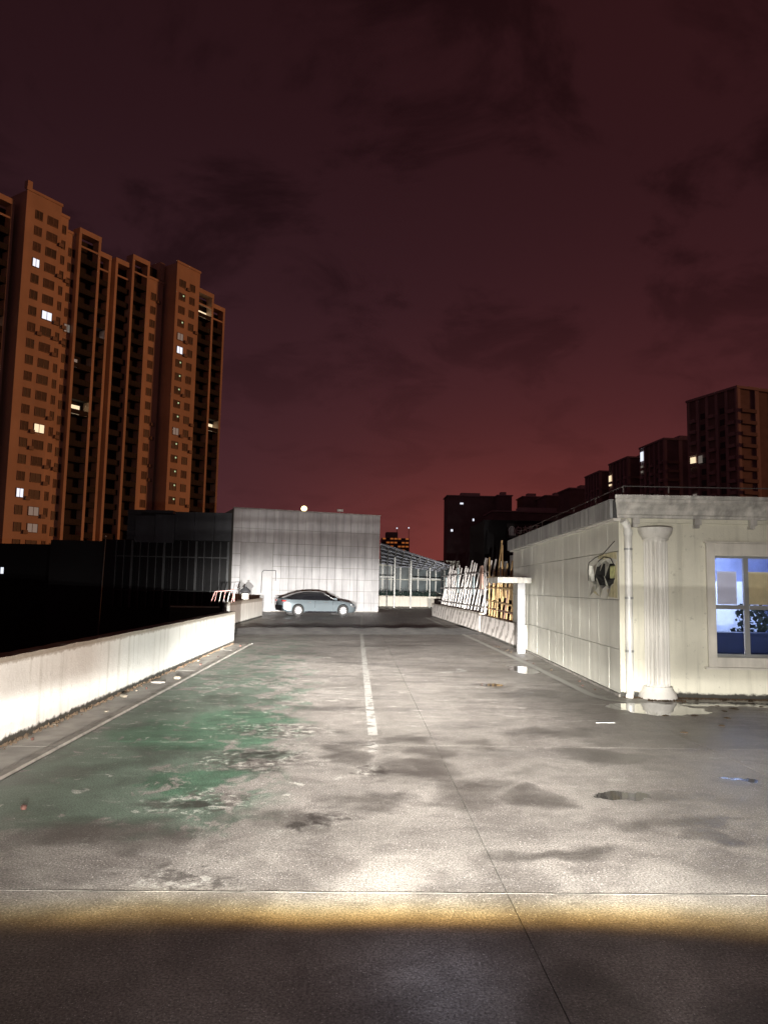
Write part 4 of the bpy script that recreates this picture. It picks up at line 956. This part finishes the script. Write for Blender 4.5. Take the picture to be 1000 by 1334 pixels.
def bay(par, ua, ub, P, top, lits={}, left=True, right=True):
    a, b = ua - KO * P, ub - KO * P; dpt = 1.7; top *= 1 - P * .0058
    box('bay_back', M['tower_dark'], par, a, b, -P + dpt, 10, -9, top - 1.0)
    if left: box('bay_pier', M['tower'], par, a, a + .55, -P, -P + dpt + .2, -9, top - .45)
    if right: box('bay_pier', M['tower'], par, b - .55, b, -P, -P + dpt + .2, -9, top - .45)
    box('bay_head', M['tower'], par, a, b, -P - .05, -P + dpt + .3, top - .448, top + .55)
    x0, x1 = a + (.56 if left else 0), b - (.56 if right else 0)
    box('bay_lintel', M['tower'], par, x0 + .002, x1 - .002, -P + .05, -P + .35, top - 3.1, top - 2.75)
    sl = MB().box(0, x1 - x0, 0, dpt - .1, 0, .16).mesh('balcony_slab', M['tower_dark']); rl_ = MB().box(.03, x1 - x0 - .03, .02, .06, .2, 1.1)
    for q in range(5): rl_.box(.03 + q * (x1 - x0 - .12) / 4, .09 + q * (x1 - x0 - .12) / 4, .0, .019, .16, 1.15)
    rl_ = rl_.mesh('railing', M['tower_dark'])
    z = top - 6.0; k_ = 0
    while z > 3:
        o = link('balcony_slab', sl, par, (x0, -P + .05, z)); link('railing', rl_, o)
        if k_ in lits: o2 = link('window', MB().box(.3 if lits[k_][1] < 1 else .05, (x1 - x0) * lits[k_][1] - .05, -.05, 0, .35, 2.2).mesh('window', M[lits[k_][0]]), par, (x0, -P + dpt - .02, z))
        z -= 2.9; k_ += 1
def tower(name, label):
    e = empty(name, (OX, OY, 0), TA, label, 'building', None); return e
T1 = tower('apartment_tower', 'dark balcony tower at the edge beside the orange apartment tower')
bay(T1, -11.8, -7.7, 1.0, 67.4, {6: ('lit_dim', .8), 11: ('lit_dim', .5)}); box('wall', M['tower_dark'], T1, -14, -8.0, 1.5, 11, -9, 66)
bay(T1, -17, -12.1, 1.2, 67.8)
T2 = tower('apartment_tower', 'tallest orange lit apartment tower with small square windows')
solid(T2, -5.5, 1.2, 3.0, 70.6, [(-3.05, 1.2, 66.9, {3: 'lit_white', 17: 'lit_white'}), (-.35, 1.85, 66.9, {6: 'lit_white', 13: 'lit_warm', 18: 'lit_dim', 19: 'lit_dim'})])
box('roof_horn', M['tower'], T2, -5.5 - KO * 3, -4.6 - KO * 3, -3.0, -2.0, 69.9, 71.2)
solid(T2, 1.2, 2.7, 2.0, 69.0, [(1.95, .55, 66.6, {})])
solid(T2, 2.7, 5.1, 1.0, 66.6, [(3.75, 1.15, 63.0, {5: 'lit_dim'})])
bay(T2, 5.1, 9.9, 2.0, 68.0, {7: ('lit_dim', .5), 10: ('lit_warm', .8)})
bay(T2, 9.9, 12.5, 1.0, 65.4, {4: ('lit_white', .5)}, left=False)
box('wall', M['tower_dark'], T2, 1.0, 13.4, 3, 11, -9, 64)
T3 = tower('apartment_tower', 'orange lit apartment tower with green stair lights beside dark balconies')
bay(T3, 13.5, 17.2, 1.2, 65.6, {12: ('lit_dim', .4)}, right=False)
bay(T3, 17.4, 21.7, 1.8, 67.8, {})
solid(T3, 21.7, 25.6, .8, 65.0, [(23.2, 1.1, 61.4, {})])
box('stair_head', M['tower'], T3, 24.2, 25.4, -.6, 3, 65.52, 69.4); box('stair_head', M['tower_dark'], T3, 21.8, 24.1, .3, 4, 65.52, 67.8)
st_l = {1: 'tower_glass', 4: 'lit_dim', 5: 'lit_white', 11: 'lit_dim'}
solid(T3, 28.4, 34.9, 4.0, 70.8, [(30.1, 1.5, 66.6, st_l), (32.9, 1.25, 66.6, {})])
gm_ = MB().box(-.14, .14, -.06, 0, -.14, .14).mesh('stair_light', M['lit_green'])
for k_ in (1, 3, 6, 7, 8, 9, 10, 12, 13, 14, 15, 16, 17): link('stair_light', gm_, T3, (30.4 - KO * 4, -4.1, 65.35 - 2.9 * k_))
bay(T3, 35.0, 40.1, 1.5, 67.4, {0: ('lit_warm', 1.0), 17: ('lit_white', .7), 10: ('lit_dim', .4)}, left=False)
bay(T3, 40.1, 44.0, .8, 65.4, {8: ('lit_warm', .95)}, left=False)
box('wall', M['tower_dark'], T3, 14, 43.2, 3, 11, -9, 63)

# ------------------------------------------------------------------ RIGHT APARTMENT ROW
def rblock(x, y, w_, dp_, top, rz, label, lits=(), detail=True, fl=2.9):
    e = empty('apartment_block', (x, y, -9), rz, label, 'building')
    H_ = top + 9
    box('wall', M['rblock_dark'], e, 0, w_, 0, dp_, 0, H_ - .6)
    box('roof_parapet', M['rblock'], e, -.6, w_ + .6, -.6, dp_ + .6, H_ - .598, H_)
    box('roof_head', M['rblock'], e, w_ * .3, w_ * .7, dp_ * .3, dp_ * .6, H_ + .003, H_ + 2.2)
    if detail:
        for i in range(6):
            yy = dp_ * i / 5; box('pilaster', M['rblock'], e, -.35, -.002, yy - .45, yy + .45, 0, H_ - .61)
        for i in range(6):
            xx = w_ * i / 5; box('pilaster', M['rblock'], e, xx - .6, xx + .6, -.4, -.002, 0, H_ - .61)
        sl = MB().box(-.9, -.36, 0, dp_ / 5 - .95, 0, .9).mesh('balcony', M['rblock']); sl2 = MB().box(0, w_ / 5 - 1.3, -.85, -.41, 0, .9).mesh('balcony', M['rblock_dark'])
        nf = int(H_ / fl)
        for k_ in range(5, nf - 1):
            for i in range(5):
                if i % 2 == 0: link('balcony', sl, e, (0, dp_ * i / 5 + .47, k_ * fl))
                else: link('window', MB().box(-.05, -.003, 0, 1.5, 0, 1.5).mesh('window', M['tower_glass']), e, (0, dp_ * i / 5 + .9, k_ * fl + .5))
            for i in (0, 2, 4): link('balcony', sl2, e, (w_ * i / 5 + .65, 0, k_ * fl))
    for (yy, z_, wd, hh, mt) in lits:
        box('window', M[mt], e, -.42, -.36, yy, yy + wd, z_ + 9, z_ + 9 + hh)
    return e
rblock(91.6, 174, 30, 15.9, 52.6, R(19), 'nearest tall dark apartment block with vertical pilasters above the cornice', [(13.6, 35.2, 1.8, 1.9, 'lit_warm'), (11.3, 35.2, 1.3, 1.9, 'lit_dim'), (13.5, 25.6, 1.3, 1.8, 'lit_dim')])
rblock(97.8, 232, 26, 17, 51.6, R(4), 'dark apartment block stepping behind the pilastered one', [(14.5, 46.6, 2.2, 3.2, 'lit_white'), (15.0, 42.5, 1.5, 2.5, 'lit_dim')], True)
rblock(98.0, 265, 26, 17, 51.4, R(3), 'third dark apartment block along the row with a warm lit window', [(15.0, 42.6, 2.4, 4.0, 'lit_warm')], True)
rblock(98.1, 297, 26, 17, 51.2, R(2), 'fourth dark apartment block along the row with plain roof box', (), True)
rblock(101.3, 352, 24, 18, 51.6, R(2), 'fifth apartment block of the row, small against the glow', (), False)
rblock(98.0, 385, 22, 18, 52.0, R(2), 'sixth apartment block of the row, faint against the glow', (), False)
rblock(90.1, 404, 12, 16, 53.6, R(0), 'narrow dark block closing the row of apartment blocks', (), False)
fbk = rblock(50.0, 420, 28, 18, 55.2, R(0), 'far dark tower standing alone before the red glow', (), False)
for (x_, z_, w_, h_, mt) in ((7.2, 50, 1.8, .9, 'lit_white'), (14.5, 40.5, .9, 1.3, 'lit_white'), (2.0, 34.2, 1.2, 1.2, 'lit_white'), (18.5, 29.8, .8, 1.2, 'lit_warm')):
    box('window', M[mt], fbk, x_, x_ + w_, -.1, -.003, z_ + 9, z_ + 9 + h_)
rblock(77.5, 412, 8, 14, 55.0, 0, 'pale ended slim block beside the far lone tower', (), False)
rblock(54.5, 300, 40, 20, 34.0, 0, 'low wide dark block in front of the far tower', (), False)
ob = empty('orange_building', (14.8, 500, -9), 0, 'far building with orange floor lights beside the clad wall', 'building')
box('wall', M['rblock_dark'], ob, 0, 19, 0, 20, 0, 44); box('wall', M['rblock_dark'], ob, 3, 11, 0.2, 16, 44.003, 48)
for i in range(6):
    for j in range(7): link('window', MB().box(0, 2.0, -.1, 0, 0, 1.0).mesh('window', M['lit_orange'] if (i * 3 + j) % 4 else M['tower_glass']), ob, (.8 + j * 2.6, 0, 30 + i * 2.6))
for (x_, z_) in ((10.5, 50.6), (18.6, 51.0)):
    MB().tube((x_, 3, 40), (x_, 3, z_), .2, .2, 5).build('roof_mast', M['rblock_dark'], ob); MB().box(x_ - .4, x_ + .4, 2.7, 3.3, z_, z_ + .8).build('mast_light', M['lit_white'], ob)

# dark plant room with the unlit rooftop sign
PR = empty('plant_block', (12.0, 62, -9), 0, 'dark plant block behind the annex roof carrying the sign', 'building')
box('wall', M['dark_block'], PR, -1.5, 13, 0, 8, 0, 16.6)
SG = empty('rooftop_sign', (12.5, 61.6, 6.3), 0, 'dark rooftop sign with dull grey arch emblem and characters', 'sign')
box('sign_board', M['roofing'], SG, -.1, 2.75, .1, .38, -.2, 1.0)
m = MB()                                                             # arch emblem
for a in range(9):
    t0, t1 = math.pi * a / 9, math.pi * (a + 1) / 9
    m.tube((.3 - .26 * math.cos(t0), .05, .35 + .4 * math.sin(t0)), (.3 - .26 * math.cos(t1), .05, .35 + .4 * math.sin(t1)), .035, .035, 5)
for x_, t_ in ((.06, .4), (.2, .62), (.4, .62), (.54, .4), (.3, .75)): m.tube((x_, .05, 0), (x_, .05, t_), .033, .033, 5)
m.build('emblem', M['sign_letters'], SG)
GL = [[(0, .1, .4, .1), (0, .55, .4, .55), (0, .1, 0, .55), (.4, .1, .4, .55), (0, .33, .4, .33), (.15, .55, .1, .7)], [(.05, .5, .45, .55), (.25, .7, .1, .1), (.25, .4, .45, .1), (.1, .3, .4, .33)], [(.0, .6, .42, .6), (.2, .7, .2, .5), (0, .45, .42, .45), (.05, .3, .38, .3), (.05, .1, .38, .1), (.05, .1, .05, .3), (.38, .1, .38, .3)], [(.05, .65, .4, .65), (.22, .65, .22, .1), (0, .4, .42, .4), (.02, .1, .42, .1)]]
for q, gl_ in enumerate(GL):
    m = MB()
    for x0, z0, x1, z1 in gl_: m.tube((x0, .05, z0), (x1, .05, z1), .03, .03, 5)
    o = m.build('character', M['sign_letters'], SG); o.location = (.7 + q * .5, 0, .1 + q * .04)

# ------------------------------------------------------------------ LITTER on the deck
def rubble(name, x, y, sx, sy, sz, mt, label, seed, z=0.0):
    rr = random.Random(seed); bm = bmesh.new(); bmesh.ops.create_icosphere(bm, subdivisions=2, radius=1)
    for v in bm.verts:
        k_ = max(abs(v.co.x), abs(v.co.y), abs(v.co.z)); v.co = v.co.lerp(v.co / k_ * .9, .6); v.co += Vector([rr.uniform(-.1, .1) for _ in range(3)]); v.co = Vector((v.co.x * sx, v.co.y * sy, (v.co.z + .85) * sz))
    me = bpy.data.meshes.new(name); bm.to_mesh(me); bm.free(); me.materials.append(M[mt])
    o = link(name, me, None, (x, y, z), rr.uniform(0, 3)); tag(o, label, 'rubble'); return o
rubble('brick_piece', -2.52, 5.93, .03, .022, .02, 'brick', 'red brown brick fragment on the dark deck near the gutter', 1)
rubble('brick_piece', -3.52, 11.53, .08, .045, .028, 'stone', 'yellowish half brick lying in the gutter', 2, .005)
rubble('concrete_chunk', -3.45, 13.2, .13, .07, .022, 'gutter', 'flat grey concrete chunk in the gutter by the parapet', 3, .005)
rubble('concrete_chunk', -3.25, 13.75, .07, .05, .03, 'stone', 'pale rounded concrete lump on the gutter edge', 4, .01)
pr = random.Random(5)
for i in range(16):
    yy = pr.uniform(7.5, 21.5); rubble('pebble', -3.6 + pr.uniform(-.05, .35), yy, pr.uniform(.012, .03), pr.uniform(.012, .03), pr.uniform(.008, .02), 'stone' if i % 3 else 'brick', 'small loose pebble scattered along the left gutter', 60 + i, .004)['group'] = 'pebbles along the left gutter'
for i in range(14):
    a = pr.uniform(0, 1); rubble('pebble', 4.25 + pr.uniform(-.12, .1), 12.9 + a * 10, pr.uniform(.01, .025), pr.uniform(.01, .02), pr.uniform(.006, .014), 'leaf' if i % 2 else 'brick', 'small loose pebble scattered at the foot of the panelled wall', 90 + i)['group'] = 'pebbles at the panelled wall'
def leaf(x, y, sc, seed):
    rr = random.Random(seed); m = MB(); pts_ = []
    for i in range(10):
        t = 2 * math.pi * i / 10; pts_.append((sc * math.cos(t), sc * .5 * math.sin(t) * (1 - .3 * math.cos(t)), .008 + .012 * abs(math.sin(t)) + rr.uniform(0, .006)))
    m.add([(0, 0, .006)] + pts_, [(0, 1 + i, 1 + (i + 1) % 10) for i in range(10)])
    o = m.build('fallen_leaf', M['leaf']); o.location = (x, y, .002); o.rotation_euler.z = rr.uniform(0, 6); tag(o, 'dark fallen leaf on the wet deck before the cream wall', 'leaf', 'leaves before the cream wall')
for i, (x_, y_) in enumerate([(5.72, 11.23), (5.6, 11.5), (4.82, 10.56), (4.83, 9.81), (4.38, 10.52), (5.2, 10.4), (5.45, 11.0), (6.3, 11.5), (4.1, 9.3), (5.0, 11.9), (5.5, 12.0), (6.0, 12.05), (6.4, 12.0), (6.8, 12.0)]): leaf(x_, y_, random.uniform(.04, .085), i)
m = MB(); m.path([(0, 0, .006), (.12, .02, .007), (.26, .02, .005)], .004, 5); o = m.build('white_stick', M['steel_white']); o.location = (3.2, 9.95, 0); tag(o, 'thin white stick lying on the deck before the column', 'stick')
# strip of moss and grit where the cream wall meets the deck
ms = MB(); mr = random.Random(9)
for i in range(900):
    x_ = mr.uniform(4.45, 9); y_ = 12.42 - (x_ - 4.41) * .0475 - abs(mr.gauss(0, .06)) - .005; s_ = mr.uniform(.008, .022)
    if 4.72 < x_ < 5.33: y_ -= .28
    c_ = Vector((x_, y_, 0)); ms.add([c_ + Vector((-s_, -s_, 0)), c_ + Vector((s_, -s_ * .7, 0)), c_ + Vector((0, s_, 0)), c_ + Vector((0, 0, s_ * 1.3))], [(0, 1, 3), (1, 2, 3), (2, 0, 3)])
for i in range(1400):
    y_ = mr.uniform(6, 22.2); x_ = -3.735 + abs(mr.gauss(0, .05)) + .002; s_ = mr.uniform(.008, .026)
    c_ = Vector((x_, y_, .004)); ms.add([c_ + Vector((-s_, -s_, 0)), c_ + Vector((s_, -s_ * .7, 0)), c_ + Vector((0, s_, 0)), c_ + Vector((0, 0, s_ * 1.6))], [(0, 1, 3), (1, 2, 3), (2, 0, 3)])
tag(ms.build('moss_and_grit', M['leaf']), 'dark moss and grit along the foot of the walls', 'moss', kind='stuff')
